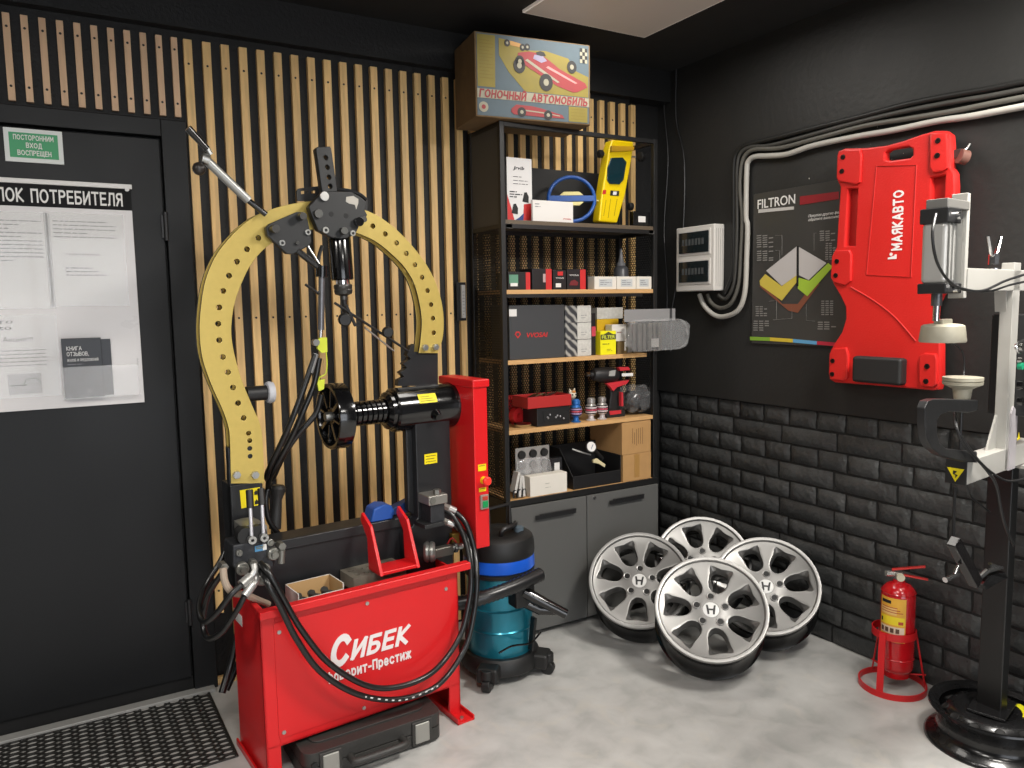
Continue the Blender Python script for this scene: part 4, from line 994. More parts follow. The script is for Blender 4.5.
# big toy box on top
tbm = mat('old_cardboard', '#6b5538', .85, 0, .25, 14, bump=.3, bscale=25)
q = onZ(471.5, 120, 2.192)
TB = Thing('toy_box', 'old cardboard toy box with a red racing car picture, on top of the shelf unit', 'box', (1.468, 2.766, 2.193), math.radians(-8))
q0, q1 = TB.P(473, 120, 0), TB.P(588, 129, 0); q2 = TB.P(470, 34, 0); q3 = TB.P(592, 49, 0)
tw, th = q1.x - q0.x, (q2.z + q3.z) / 2 - 2.193 + 2.193
th = ((q2.z - q0.z) + (q3.z - q1.z)) / 2
M().box((0, 0, 0), (tw, .25, th)).build('carton', tbm, TB, bevel=.004)
def tp(u, v): return (u * tw, v * th)      # u, v in 0..1 on the front face
def poly(par, name, pts, m, off):
    return M().prism([(tp(u, v)[0], -off, tp(u, v)[1]) for u, v in pts], (0, off * .5 + .0003, 0)).build(name, m, par, smooth=0)
PB, PY_, PR, PW, PK = mat('print_blue', '#4b5a62', .6, 0, .12, 20), mat('print_yellow', '#7f7128', .6, 0, .15, 20), mat('print_red', '#8e2f32', .6, 0, .1, 20), mat('print_cream', '#98937f', .6), mat('print_black', '#22201f', .6)
fr_ = poly(TB, 'front_print', [(.015, .02), (.985, .02), (.985, .985), (.015, .985)], PB, .001)
U = lambda x, y: ((x - 150) / 810, 1 - ((y - 30 - (x - 150) * .125) / 555))
poly(fr_, 'print_field', [(.02, .36), (.165, .36), (.17, .97), (.02, .97)], PY_, .0016)
poly(fr_, 'print_field', [(.20, .75), (.28, .56), (.42, .345), (.98, .345), (.98, .60), (.86, .66), (.80, .80), (.60, .86), (.42, .84), (.3, .93), (.2, .95)], PY_, .0016)
poly(fr_, 'print_field', [(.015, .225), (.985, .225), (.985, .335), (.015, .335)], PW, .002)
poly(fr_, 'print_field', [(.80, .03), (.97, .03), (.97, .215), (.80, .215)], PY_, .002)
tt_ = text('lettering', 'ГОНОЧНЫЙ', ((tp(.03, 0)[0], -.0026, tp(0, .242)[1]), X, Z), tw * .40, th * .085, PR, fr_, .0008, shear=.15, bold=.02)
text('lettering', 'АВТОМОБИЛЬ', ((tp(.47, 0)[0], -.0026, tp(0, .242)[1]), X, Z), tw * .505, th * .085, PR, fr_, .0008, shear=.15, bold=.02)
# racing cars drawn on the box
def draw_car(par, f):
    for nm, pts, m, off in f: poly(par, nm, pts, m, off)
def wheel_print(par, u, v, r, sq=1.):
    x, z = tp(u, v); M().prism([(x + r * math.cos(a), -.0032, z + r * sq * math.sin(a)) for a in [k * PI / 8 for k in range(16)]], (0, .001, 0)).build('print_wheel', PK, par, smooth=0)
    M().prism([(x + .4 * r * math.cos(a), -.0036, z + .4 * r * sq * math.sin(a)) for a in [k * PI / 6 for k in range(12)]], (0, .001, 0)).build('print_wheel_hub', PW, par, smooth=0)
draw_car(fr_, [('print_car', [(.36, .80), (.45, .83), (.55, .82), (.64, .74), (.72, .66), (.95, .52), (.97, .47), (.88, .40), (.84, .39), (.70, .45), (.55, .56), (.42, .66), (.36, .74)], PR, .0026),
    ('print_car_line', [(.42, .72), (.56, .60), (.70, .49), (.72, .50), (.58, .62), (.44, .74)], PW, .003), ('print_car_line', [(.60, .66), (.86, .50), (.88, .51), (.62, .68)], mat('print_pink', '#c98a86', .6), .003), ('print_cockpit', [(.50, .80), (.57, .80), (.61, .74), (.56, .71), (.49, .75)], mat('print_lilac', '#8f88a0', .6), .003), ('print_helmet', [(.515, .83), (.55, .85), (.585, .84), (.60, .80), (.56, .79), (.52, .80)], PK, .0032)])
for u, v, r in ((.37, .65, .026), (.375, .70, .02), (.60, .48, .030), (.83, .70, .022), (.44, .88, .012), (.27, .90, .012), (.40, .87, .012)): wheel_print(fr_, u, v, r, 1.15)
draw_car(fr_, [('print_far_car', [(.26, .93), (.31, .93), (.42, .90), (.40, .86), (.30, .88)], mat('print_orange', '#b98a4a', .6), .0024)])
draw_car(fr_, [('print_small_car', [(.30, .13), (.34, .18), (.48, .175), (.55, .16), (.74, .10), (.76, .06), (.60, .055), (.32, .06), (.295, .09)], PR, .0026), ('print_small_car_line', [(.36, .115), (.56, .10), (.72, .08), (.72, .09), (.56, .115), (.36, .13)], PW, .003)])
wheel_print(fr_, .385, .095, .019); wheel_print(fr_, .615, .085, .019)
for i in range(3):
    for j in range(4):
        if (i + j) % 2 == 0: poly(fr_, 'flag_check', [(.905 + .022 * i, .90 - .045 * j), (.927 + .022 * i, .90 - .045 * j), (.927 + .022 * i, .945 - .045 * j), (.905 + .022 * i, .945 - .045 * j)], PK if 1 else PW, .0026)
poly(fr_, 'flag', [(.905, .765), (.971, .765), (.971, .945), (.905, .945)], PW, .002)
x, z = tp(.065, .12); M().prism([(x + .02 * math.cos(a), -.0024, z + .02 * math.sin(a)) for a in [k * PI / 10 for k in range(20)]], (0, .001, 0)).build('seal_ring', PW, fr_, smooth=0)
M().prism([(x + .009 * math.cos(a), -.003, z + .009 * math.sin(a)) for a in [k * PI / 6 for k in range(12)]], (0, .001, 0)).build('seal_dot', PR, fr_, smooth=0)
b = M()
for k in range(12): zz = tp(0, .90 - k * .04)[1]; b.box((tp(.035, 0)[0], -.0020, zz), (tp(.15 - .03 * (k % 3 == 0), 0)[0], -.0018, zz + .003))
tag(b.build('small_print', mat('print_ochre', '#7c6a1e', .6), fr_, smooth=0), None, None)
b = M()
for k in range(4): zz = tp(0, .18 - k * .04)[1]; b.box((tp(.82, 0)[0], -.0024, zz), (tp(.95, 0)[0], -.0022, zz + .003))
tag(b.build('small_print', mat('print_ochre', '#7c6a1e', .6), fr_, smooth=0), None, None)

# upper compartment
def put(nm, label, cat, px, zb, y, group=None, rz=0., py=200):
    q = onY(px, py, y); return Thing(nm, label, cat, (q.x, y, zb), rz, group)
t, w, h = rbox('brochure', 'white leaflet with black, red and blue print at the left of the top compartment', 'leaflet', 506.5, 531.5, 158, z1, 2.84, .003, PAPER, bevel=0)
text('lettering', 'Jrvib', ((.03, -.001, h * .80), X, Z), w * .45, .018, INK, t, .0006, shear=.2, bold=.02)
b = M(); lines(b, .03, w - .02, [h * .70, h * .64, h * .59], -.0008, .0022); b.build('leaflet_print', INK, t, smooth=0); b = M(); lines(b, .012, w * .6, [h * .46, h * .42, h * .38], -.0008, .004); b.build('leaflet_print', INK, t, smooth=0)
M().prism([(0, -.0008, 0), (.035, -.0008, 0), (.02, -.0008, h * .2), (0, -.0008, h * .42)], (0, .0006, 0)).build('red_print', RD, t, smooth=0)
M().prism([(w * .62, -.0008, h * .02), (w, -.0008, .0), (w, -.0008, h * .3), (w * .66, -.0008, h * .28)], (0, .0006, 0)).build('red_print', RD, t, smooth=0)
M().prism([(w * .2, -.0009, 0), (w * .62, -.0009, 0), (w * .66, -.0009, h * .14), (w * .45, -.0009, h * .06)], (0, .0006, 0)).build('blue_print', mat('print_navy', '#27407e', .6), t, smooth=0)
for x, z in ((w * .60, h * .32), (w * .16, h * .13)):
    M().prism([(x, -.0011, z), (x + w * .25, -.0011, z - .004), (x + w * .26, -.0011, z + .022), (x + w * .18, -.0011, z + .04), (x + .01, -.0011, z + .038)], (0, .0005, 0)).build('tool_print', INK, t, smooth=0)
t, w, h = rbox('white_card', 'white flat gift card box with small red mark in front of the blue steering wheel', 'card', 532.5, 573, 201, z1, 2.80, .012, mat('card_white', '#dedbd6', .5), bevel=.001)
b = M(); lines(b, .012, .05, [h * .8, h * .68], -.0006, .003); b.build('card_print', GINK, t, smooth=0)
text('lettering', 'VVOSAI', ((w * .74, -.0008, .012), X, Z), w * .2, .007, RD, t, .0005)
# blue steering wheel
q = onY(571.5, 197, 2.88); zc = q.z; R_ = .103
t = Thing('steering_wheel', 'blue steering wheel with cream pads leaning on the back of the top compartment', 'steering wheel', (q.x, 2.88, z1), math.radians(-28))
zc = R_ * .90 + .022
BLW = mat('wheel_blue', '#1d4f9a', .3)
tl = V((0, -.97, .24)).normalized()
M().torus((0, 0, zc), R_, .0085, tl, 48, 12).build('wheel_ring', BLW, t)
uz = X.cross(tl).normalized() * -1
if uz.z < 0: uz = -uz
cc = V((0, 0, zc))
M().prism([cc + X * a + uz * b_ + tl * -.006 for a, b_ in ((-.104, -.013), (.104, -.013), (.104, .013), (-.104, .015))], tl * .014).build('wheel_spoke', BLW, t, bevel=.003)
CRM = mat('cream_plastic', '#d9cd8a', .5)
for s in (-1, 1):
    M().prism([cc + X * a + uz * (b_ * s) for a, b_ in ((-.055, .015), (.055, .015), (.035, .032), (-.035, .032))], tl * .008).build('wheel_pad', CRM, t, bevel=.003)
# yellow toy racing car standing on its nose
car = Thing('toy_racing_car', 'yellow toy racing car standing nose down against the back of the top compartment', 'toy car', (onY(606, 220, 2.86).x, 2.845, z1), math.radians(3))
YC = mat('toy_yellow', '#e6c70e', .3)
cp = lambda px, py: car.P(px, py, 0)
out = [(599, 221.5), (617.5, 223), (625.5, 195), (631, 165), (634, 145), (633, 141), (612, 140), (609, 150), (605, 175), (601, 200)]
b = M().prism([cp(*p) for p in out], (0, .05, 0)); cbody = b.build('car_body', YC, car, bevel=.008, seg=3)
M().prism([cp(*p) for p in ((610.5, 158), (622, 157.5), (626, 162), (623, 180), (619, 184.5), (609, 184), (606.5, 180), (607, 168))], (0, -.006, 0)).build('cockpit', mat('cockpit_teal', '#0c2b33', .15, coat=.5), car, bevel=.003)
M().prism([cp(*p) for p in ((610, 146), (633, 147), (632, 151), (610, 152))], (0, -.012, 0)).build('rear_wing', mat('toy_ochre', '#b78e1e', .4), car, bevel=.002)
M().prism([cp(*p) for p in ((610.5, 190.5), (619, 191), (618.5, 196), (610, 195.5))], (0, -.002, 0)).build('number_field', INK, car, smooth=0)
M().prism([cp(*p) for p in ((613, 191.5), (616.5, 191.5), (616, 195), (612.5, 195))], (0, -.003, 0)).build('number_panel', WHITE, car, smooth=0)
M().prism([cp(*p) for p in ((603, 190), (606, 190), (605.5, 194), (602.5, 194))], (0, -.002, 0)).build('red_mark', RD, car, smooth=0)
for p0, p1 in (((606, 200), (603.5, 216)), ((610.5, 199), (608, 218)), ((617, 199), (614, 216))): M().bar(cp(*p0) - Y * .001, cp(*p1) - Y * .001, .0015, .0015).build('groove', mat('toy_groove', '#8f7a10', .5), car)
M().bar(cp(597, 200) + Y * .02, cp(627, 201) + Y * .02, .008, .004).build('front_axle', CRM, car)
M().bar(cp(606, 153) + Y * .03, cp(640, 156) + Y * .03, .006, .006).build('rear_axle', STEEL, car)
for px, py, r in ((604, 153, .018), (645, 156, .022), (634, 206, .018)):
    q = cp(px, py) + Y * .025; M().lathe([(0, -.012), (r * .7, -.012), (r, -.008), (r, .008), (r * .7, .012), (0, .012)], q, X, 24).build('toy_wheel', BLKR, car)
t, w, h = rbox('small_floodlight', 'small black floodlight with a bright white square at the right of the top compartment', 'lamp', 633.5, 650.5, 211.5, z1, 2.80, .03, BLKG, bevel=.004)
face(t, 'light_square', w * .28, h * .28, w * .70, h * .68, WHITE)

# shelf B
z2 = 1.5135; g = 'black and red accessory boxes on the second board'
for px0, px1, py, red, lab, kind in ((508, 530, 272, (.80, 1.), 'black box with a green and white picture label, leftmost on the second board', 1), (532, 551.5, 268.5, (.70, 1.), 'plain black box with a wide red edge, second from the left on the second board', 0), (553, 566, 270, None, 'black box with a small red square logo, third on the second board', 2), (567, 585.5, 269, (.70, 1.), 'black box with a dark red car picture and red edge, fourth on the second board', 3)):
    t, w, h = rbox('accessory_box', lab, 'box', px0, px1, py, z2, 2.80, .10, BX, g)
    if red: face(t, 'red_edge', w * red[0], 0, w * red[1], h * .98, RD)
    if kind == 1: face(t, 'green_label', w * .05, h * .35, w * .45, h * .85, mat('label_green', '#5d8f76', .5)); face(t, 'white_label', w * .1, h * .2, w * .42, h * .38, WHITE, .001)
    if kind == 2: face(t, 'red_logo', w * .35, h * .72, w * .75, h * .92, RD); text('lettering', 'VVOSAI', ((w * .2, -.001, h * .55), X, Z), w * .6, .007, WHITE, t, .0005); face(t, 'white_label', w * .2, h * .12, w * .6, h * .32, WHITE)
    if kind == 3: text('lettering', 'VVOSAI', ((w * .12, -.001, h * .66), X, Z), w * .5, .007, WHITE, t, .0005); M().prism([(w * .1, -.0009, h * .2), (w * .55, -.0009, h * .2), (w * .6, -.0009, h * .35), (w * .4, -.0009, h * .48), (w * .2, -.0009, h * .42)], (0, .0006, 0)).build('car_picture', mat('print_dark_red', '#6b1d22', .5), t, smooth=0)
    if kind == 0: face(t, 'round_logo', w * .55, h * .35, w * .68, h * .75, mat('label_pinkish', '#b59a98', .5), .0012)
t, w, h = rbox('small_black_box', 'small dark plastic case between the red edged boxes and the white boxes', 'case', 587.5, 591, 276, z2, 2.84, .06, mat('case_dark', '#2c2a33', .5))
for i, (a_, c_, lab) in enumerate(((594.5, 616.5, 'small white carton on the second board, left of the three'), (617, 636, 'small white carton on the second board, middle of the three'), (636.5, 651.5, 'small white carton on the second board, right of the three'))):
    t, w, h = rbox('white_carton', lab, 'box', a_, c_, 276.5, z2, 2.79, .09, mat('carton_offwhite', '#d9d4c9', .6), 'white cartons on the second board')
    face(t, 'grey_print', w * .2, h * .2, w * .8, h * .8, mat('faint_print', '#bcc0c0', .6))
    b = M(); lines(b, w * .25, w * .75, [h * .65, h * .5, h * .35], -.001, .0025); b.build('label_print', GINK, t, smooth=0)
t = put('oil_bottle', 'dark grey bottle with a long conical spout standing behind the white cartons', 'bottle', 621, z2, 2.95, py=270)
M().lathe([(0, 0), (.030, 0), (.036, .008), (.036, .095), (.030, .108), (.020, .115), (.0, .115)], (0, 0, 0), Z, 24).build('bottle_body', mat('bottle_grey', '#4d4e52', .35), t)
M().lathe([(.02, .113), (.021, .125), (.013, .135), (.009, .16), (.005, .195), (0, .197)], (0, 0, 0), Z, 20).build('spout', mat('spout_grey', '#75767a', .35), t)

# shelf C
z3_ = 1.2185
t, w, h = rbox('tool_kit_box', 'large flat dark grey box with red lettering on the middle board', 'box', 509, 564.5, 305, z3_, 2.80, .16, mat('box_charcoal', '#3a3c3e', .5), bevel=.003)
text('lettering', 'VVOSAI', ((w * .30, -.001, h * .40), X, Z), w * .38, .021, RD, t, .0006, shear=.2, bold=.02)
M().prism([(w * .09 + x, -.0012, h * .47 + z) for x, z in ((0, 0), (.007, .012), (.022, .012), (.030, 0), (.015, -.018))], (0, .0008, 0)).build('logo', RD, t, smooth=0)
M().prism([(w * .09 + x, -.0018, h * .47 + z) for x, z in ((.006, 0), (.010, .006), (.020, .006), (.024, 0), (.015, -.010))], (0, .0008, 0)).build('logo_centre', MATS['box_charcoal'], t, smooth=0)
face(t, 'price_label', -.0, h * .80, w * .13, h * .93, WHITE)
SG = mat('box_marble', '#4f4f4e', .5); n_ = SG.node_tree
wv = n_.nodes.new('ShaderNodeTexWave'); wv.inputs['Scale'].default_value = 14; wv.inputs['Distortion'].default_value = 3.; wv.bands_direction = 'DIAGONAL'
rp = n_.nodes.new('ShaderNodeValToRGB'); rp.color_ramp.elements[0].color = (*lin('#35363a'), 1); rp.color_ramp.elements[1].color = (*lin('#a5a39c'), 1); rp.color_ramp.elements[0].position = .35
tcn = n_.nodes.new('ShaderNodeTexCoord'); n_.links.new(tcn.outputs['Object'], wv.inputs['Vector']); n_.links.new(wv.outputs[0], rp.inputs[0]); n_.links.new(rp.outputs[0], n_.nodes['Principled BSDF'].inputs['Base Color'])
ys = [304, 321, 339, 357.5]
for i in range(3):
    zb = z3_ + (2 - i) * .0752
    t, w, h = rbox('striped_box', 'grey streaked box with white printed end, %s of the three stacked beside the charcoal box' % ('topmost', 'middle', 'lowest')[i], 'box', 565.5, 591, 330, zb, 2.80, .12, SG, 'streaked boxes stacked on the middle board')
    t.e.children[0].data = t.e.children[0].data  # keep
    # exact height of one layer
    ch = t.e.children[0]; s = .0745 / h
    for v in ch.data.vertices: v.co.z *= s
    h = .0745
    face(t, 'white_end', w * .46, .001, w, h - .001, mat('box_end_white', '#bcbab3', .6, 0, .2, 60))
    b = M(); lines(b, w * .6, w * .92, [h * .25, h * .4], -.0012, .002); b.build('label_print', GINK, t, smooth=0)
t, w, h = rbox('spray_can_box', 'narrow black box with a red band between the streaked boxes and the yellow boxes', 'box', 591.5, 595.5, 313, z3_, 2.82, .05, BX)
face(t, 'red_band', 0, h * .45, w, h * .68, mat('band_pink', '#c0404f', .5))
YB_ = mat('box_yellow', '#e3c814', .45); YB2 = mat('box_amber', '#d2a818', .5)
t, w, h = rbox('filter_box', 'amber yellow filter box standing behind the bright yellow box', 'box', 597, 618.5, 319, z3_, 2.86, .07, YB2, 'yellow filter boxes')
t2, w, h2 = rbox('white_filter_box', 'pale streaked box lying on top of the amber yellow box', 'box', 597, 623, 307.5, z3_ + h + .0005, 2.86, .07, mat('box_end_white', '', .6))
t, w, h = rbox('filter_box', 'bright yellow box with dark lettering standing in front on the middle board', 'box', 600.5, 616, 331, z3_, 2.795, .05, mat('box_bright_yellow', '#e8e01a', .45), 'yellow filter boxes')
face(t, 'dark_band', .001, h * .64, w - .001, h * .86, mat('band_olive', '#4b4f2a', .5)); text('lettering', 'FILTER', ((w * .08, -.0018, h * .68), X, Z), w * .84, h * .14, mat('lettering_lime', '#c9cf4a', .5), t, .0006, bold=.02)
M().prism([(w * .2, -.001, h * .86), (w * .8, -.001, h * .86), (w * .5, -.001, h * .97)], (0, .0006, 0)).build('logo', MATS['band_olive'], t, smooth=0)
b = M(); lines(b, w * .12, w * .88, [h * .44], -.001, .004); lines(b, w * .4, w * .88, [h * .22, h * .16], -.001, .002); b.build('label_print', mat('print_olive', '#8b8a20', .5), t, smooth=0)
t, w, h = rbox('brown_box', 'small brown carton with a white label beside the bright yellow box', 'box', 617.5, 634.5, 341, z3_, 2.80, .05, mat('box_brown', '#6f5a35', .7))
face(t, 'white_label', w * .4, h * .25, w * .96, h * .95, WHITE); b = M(); lines(b, w * .48, w * .9, [h * .75, h * .45], -.0012, .003); b.build('label_print', INK, t, smooth=0)
t2, w2, h2 = rbox('white_filter_box', 'small white box lying on the brown carton behind the yellow box', 'box', 612, 627.5, 324.5, z3_ + h + .0005, 2.80, .05, mat('box_white', '#cfcac2', .6))
b = M(); lines(b, w2 * .3, w2 * .9, [h2 * .5], -.0012, .005); b.build('label_print', mat('print_rosy', '#9a7f7a', .6), t2, smooth=0)
# bagged parts sticking out at the right end
CLR = mat('clear_bag', '#d8d8d8', .12, alpha=.16, coat=1., bump=.9, bscale=30)
t = put('bagged_parts', 'clear bag of foam strips with grey header card at the right end of middle board', 'bag', 633, z3_ + .002, 2.765, py=340)
bp_ = lambda px, py: t.P(px, py, 0)
p0, p1 = bp_(624, 322), bp_(675, 308.5); ht_ = p1.z
hc = M().box((p0.x, -.002, p0.z), (p1.x, .0, p1.z)).build('header_card', mat('header_grey', '#8a8989', .4), t, smooth=0)
M().box((p1.x - .035, -.0026, p0.z), (p1.x - .02, -.0018, p1.z)).build('header_band', mat('header_dark', '#3e3e40', .4), hc, smooth=0)
def crumple(nm, c, size, m, par, seed, amp=.25, n=14):
    r = random.Random(seed); b = M(); b.sphere((0, 0, 0), 1, n * 2); from mathutils import noise
    vs = []
    for v in b.v:
        p = V(v); s = (abs(p.x) ** 5 + abs(p.y) ** 5 + abs(p.z) ** 5) ** (1 / 5); p = p / s
        k = 1 + amp * (noise.noise(p * 2.3 + V((seed, 0, 0))) + .8 * noise.noise(p * 6 + V((seed, 3, 0))) + .4 * noise.noise(p * 14)); p = V((p.x * k, p.y * k, p.z * k))
        vs.append((c[0] + p.x * size[0] / 2, c[1] + p.y * size[1] / 2, c[2] + p.z * size[2] / 2))
    b.v = vs; return b.build(nm, m, par, smooth=25)
p2 = bp_(686, 353)
p2z = max(p2.z, -.0)
crumple('bag_film', ((p0.x + p2.x) / 2, -.012, (p0.z + .006) / 2 + .004), ((p2.x - p0.x), .04, p0.z - .004), CLR, t, 4, .12)
for k in range(7):
    x = p0.x + .008 + k * .030; M().box((x, -.018, .006), (x + .022 - .006 * (k % 2), -.004, p0.z - .008)).build('foam_strip', mat('foam_grey', '#4a4641', .7, 0, .3, 40), t, bevel=.002)
face_q = bp_(648, 345); M().box((face_q.x, -.024, face_q.z - .01), (face_q.x + .045, -.023, face_q.z + .03)).build('bag_label', mat('label_faded', '#8f8c88', .6), t, smooth=0)

# shelf D
zd = .9215
t, w, h = rbox('black_bin', 'black open front storage bin with small parts, under the red tray', 'bin', 537, 570, 407, zd, 2.80, .12, BLK, bevel=.003)
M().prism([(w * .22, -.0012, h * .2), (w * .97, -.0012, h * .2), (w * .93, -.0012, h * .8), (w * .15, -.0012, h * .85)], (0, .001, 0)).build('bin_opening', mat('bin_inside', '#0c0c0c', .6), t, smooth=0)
rs2 = random.Random(9)
for k in range(7): x = w * rs2.uniform(.3, .85); z = h * rs2.uniform(.3, .65); M().sphere((x, -.002, z), .005, 8).build('small_part', mat('part_glint', '#8d8d90', .3, .6), t)
t2 = Thing('red_tray', 'red metal tray with silver tools, standing on the black bin', 'tray', (onY(527, 400, 2.80).x, 2.795, zd + h + .001))
ww = onY(571, 400, 2.8).x - onY(527, 400, 2.8).x
RT_ = mat('tray_red', '#a82a28', .4)
M().box((0, 0, 0), (ww, .13, .004)).box((0, 0, 0), (ww, .004, .05)).box((0, .126, 0), (ww, .13, .05)).box((0, 0, 0), (.004, .13, .05)).box((ww - .004, 0, 0), (ww, .13, .05)).build('tray_shell', RT_, t2, bevel=.002)
for k in range(6): x = .02 + k * .024; M().cyl((x, .03 + .01 * (k % 3), .046), (x + .05, .06 + .01 * (k % 2), .054), .005, n=10).build('tool_end', CHROME, t2)
t = put('steel_dish', 'shallow round steel dish at the left end of the fourth board', 'dish', 522, zd, 2.85, py=425)
M().lathe([(0, .002), (.03, .002), (.045, .014), (.047, .014), (.032, 0), (0, 0)], (0, 0, 0), Z, 36, loop=False).build('dish', CHROME, t)
t = put('red_tape_roll', 'red round plastic tape dispenser behind the steel dish', 'tape', 516.5, zd, 2.93, py=415)
M().lathe([(.012, -.015), (.036, -.015), (.036, .015), (.012, .015)], (0, 0, .037), V((.3, -1, 0)), 28, loop=True).build('tape_ring', mat('tape_red', '#c02426', .4), t, bevel=.001)
# little cat figurine
CATZ = .034
t = put('cat_figurine', 'tiny white and orange cat figurine sitting between the red tray and the impact wrench', 'figurine', 572.5, zd, 2.88, py=400)
b = M().lathe([(0, 0), (.016, 0), (.016, .008), (.010, .03), (.012, .06 + CATZ), (0, .062 + CATZ)], (0, 0, 0), Z, 16); b.build('figurine_stand', mat('stand_grey', '#8b8f94', .4), t)
b = M().sphere((0, 0, .082 + CATZ), .020, 16, (1, .8, .95)).prism([(-.017, 0, .094 + CATZ), (-.004, 0, .10 + CATZ), (-.014, 0, .112 + CATZ)], (0, .006, 0)).prism([(.017, 0, .094 + CATZ), (.004, 0, .10 + CATZ), (.014, 0, .112 + CATZ)], (0, .006, 0)); hd_ = b.build('head', mat('cat_cream', '#d8cdb8', .5), t)
for s in (-1, 1): M().sphere((.009 * s, -.0145, .084 + CATZ), .004, 8).build('eye', INK, hd_)
M().sphere((0, -.010, .097 + CATZ), .011, 10, (1, .6, .6)).build('orange_patch', mat('cat_orange', '#cf8a45', .5), hd_)
# sealer bottles
for i, (px, col, lab) in enumerate(((576, '#2f6bb0', 'blue necked small bottle, leftmost of the three beside the black bin'), (591, '#c9c2c0', 'small white and red banded bottle, middle of the three'), (602, '#cbc6c6', 'small white and red banded bottle, right of the three, nearest the impact wrench'))):
    t = put('sealant_bottle', lab, 'bottle', px, zd, 2.82, 'small bottles on the fourth board', py=415)
    cm = mat('bottle_' + ('blue' if i == 0 else 'white'), col, .3, .3)
    M().lathe([(0, 0), (.022, 0), (.023, .003), (.014, .008), (.012, .022), (.020, .028), (.024, .032)], (0, 0, 0), Z, 24, caps=False).build('bottle_foot', cm, t)
    M().lathe([(.024, .032), (.0265, .036), (.0265, .064), (.024, .068)], (0, 0, 0), Z, 24, caps=False).build('bottle_body', INK, t)
    for zb2 in (.037, .057): M().lathe([(.0266, zb2), (.0270, zb2 + .001), (.0270, zb2 + .005), (.0266, zb2 + .006)], (0, 0, 0), Z, 24, caps=False).build('pale_band', mat('band_pale', '#c9b9b8', .4) if i else mat('band_lilac', '#9a86b0', .4), t)
    M().lathe([(.0267, .046), (.0272, .047), (.0272, .052), (.0267, .053)], (0, 0, 0), Z, 24, caps=False).build('red_band', mat('band_red', '#b5475a', .4), t)
    M().lathe([(.024, .068), (.019, .074), (.016, .078), (.019, .082), (.019, .098), (.012, .104), (0, .105)], (0, 0, 0), Z, 24, caps=False).build('bottle_cap', cm if i == 0 else mat('cap_silver', '#a9a5a0', .3, .6), t)
# impact wrench
iw = Thing('impact_wrench', 'black and red cordless impact wrench standing on its battery on the fourth board', 'power tool', (onY(615, 414, 2.83).x, 2.83, zd))
ip = lambda px, py: iw.P(px, py, 0) + Z * .007
TBK = mat('tool_black', '#1e1d1d', .5)
a_, c_ = ip(590, 376), ip(634, 377)
L_ = (c_ - a_).length; sc_ = L_ / .155
body = M().lathe([(0, 0), (.010, 0), (.012, .012), (.024, .016), (.030, .028), (.034, .06), (.036, .085), (.036, .125), (.028, .148), (.012, .155), (0, .155)], a_, c_ - a_, 28).build('tool_body', TBK, iw)
M().lathe([(0, -.02), (.0095, -.02), (.0095, .001), (0, .001)], a_, c_ - a_, 4).build('square_drive', CHROME, iw)
M().prism([ip(*p) for p in ((609, 383), (621, 384), (620, 400), (622, 411), (609, 411), (611, 396))], (0, .03, 0)).build('grip', TBK, iw, bevel=.006, seg=3)
M().prism([ip(*p) - Y * .0 for p in ((606, 411), (624, 410), (626, 414), (625, 418.5), (607, 419.5), (605, 416))], (0, .05, 0)).build('battery', TBK, iw, bevel=.004)
M().prism([ip(*p) - Y * .002 for p in ((609, 412.5), (621, 411.5), (621, 415), (610, 416.5))], (0, .003, 0)).build('battery_red', mat('tool_red', '#c03038', .4), iw)
TR = MATS['tool_red']
for pts in (((602, 384.5), (612, 383), (625, 381), (622, 385), (613, 388), (609, 392), (606, 388)), ((614, 368.5), (624, 368), (626, 371), (616, 372)), ((617, 393), (618.5, 393), (619, 407), (617, 407))):
    M().prism([ip(*p) - Y * .034 for p in pts], (0, .02, 0)).build('red_trim', TR, iw, bevel=.001)
M().prism([ip(*p) - Y * .036 for p in ((605, 372), (611, 371), (610, 377), (604, 377))], (0, .004, 0)).build('grey_badge', mat('badge_grey', '#9a9a96', .5), iw)
M().prism([ip(*p) - Y * .0375 for p in ((617, 374.3), (628, 374), (628, 377), (617, 377.3))], (0, .002, 0)).build('white_strip', WHITE, iw)
# crumpled clear bag
t = put('plastic_bag', 'crumpled clear and black plastic bag at the right end of the fourth board', 'bag', 636, zd + .012, 2.86, py=405)
crumple('bag_film', (0, 0, .062), (.15, .11, .12), mat('clear_bag_thin', '#d8d8d8', .1, alpha=.11, coat=1., bump=.9, bscale=40), t, 9, .2)
crumple('bag_content', (0, .0, .05), (.125, .09, .095), mat('content_black', '#141416', .25), t, 12, .15)
# carton and bins on the cabinet
zc_ = .6205
t, w, h = rbox('cardboard_carton', 'brown cardboard carton taped down the middle, lower of the two at the right', 'carton', 623, 651, 453.5, zc_, 2.782, .25, CARD, 'two cardboard cartons')
face(t, 'tape', w * .40, h * .12, w * .58, h * .98, mat('tape_brown', '#a07a45', .35))
hlow = h
t, w, h = rbox('cardboard_carton', 'brown cardboard carton with printed arrows, upper of the two at the right', 'carton', 622, 650.8, 421.5, zc_ + hlow + .001, 2.782, .25, CARD, 'two cardboard cartons')
b = M(); r_ = random.Random(6)
for k in range(6): b.box((w * .35 + k * w * .07, -.0012, h * (.25 + .1 * r_.random())), (w * .35 + k * w * .07 + .002, -.0006, h * (.6 + .25 * r_.random())))
b.build('carton_print', mat('carton_print', '#6f5333', .8), t, smooth=0)
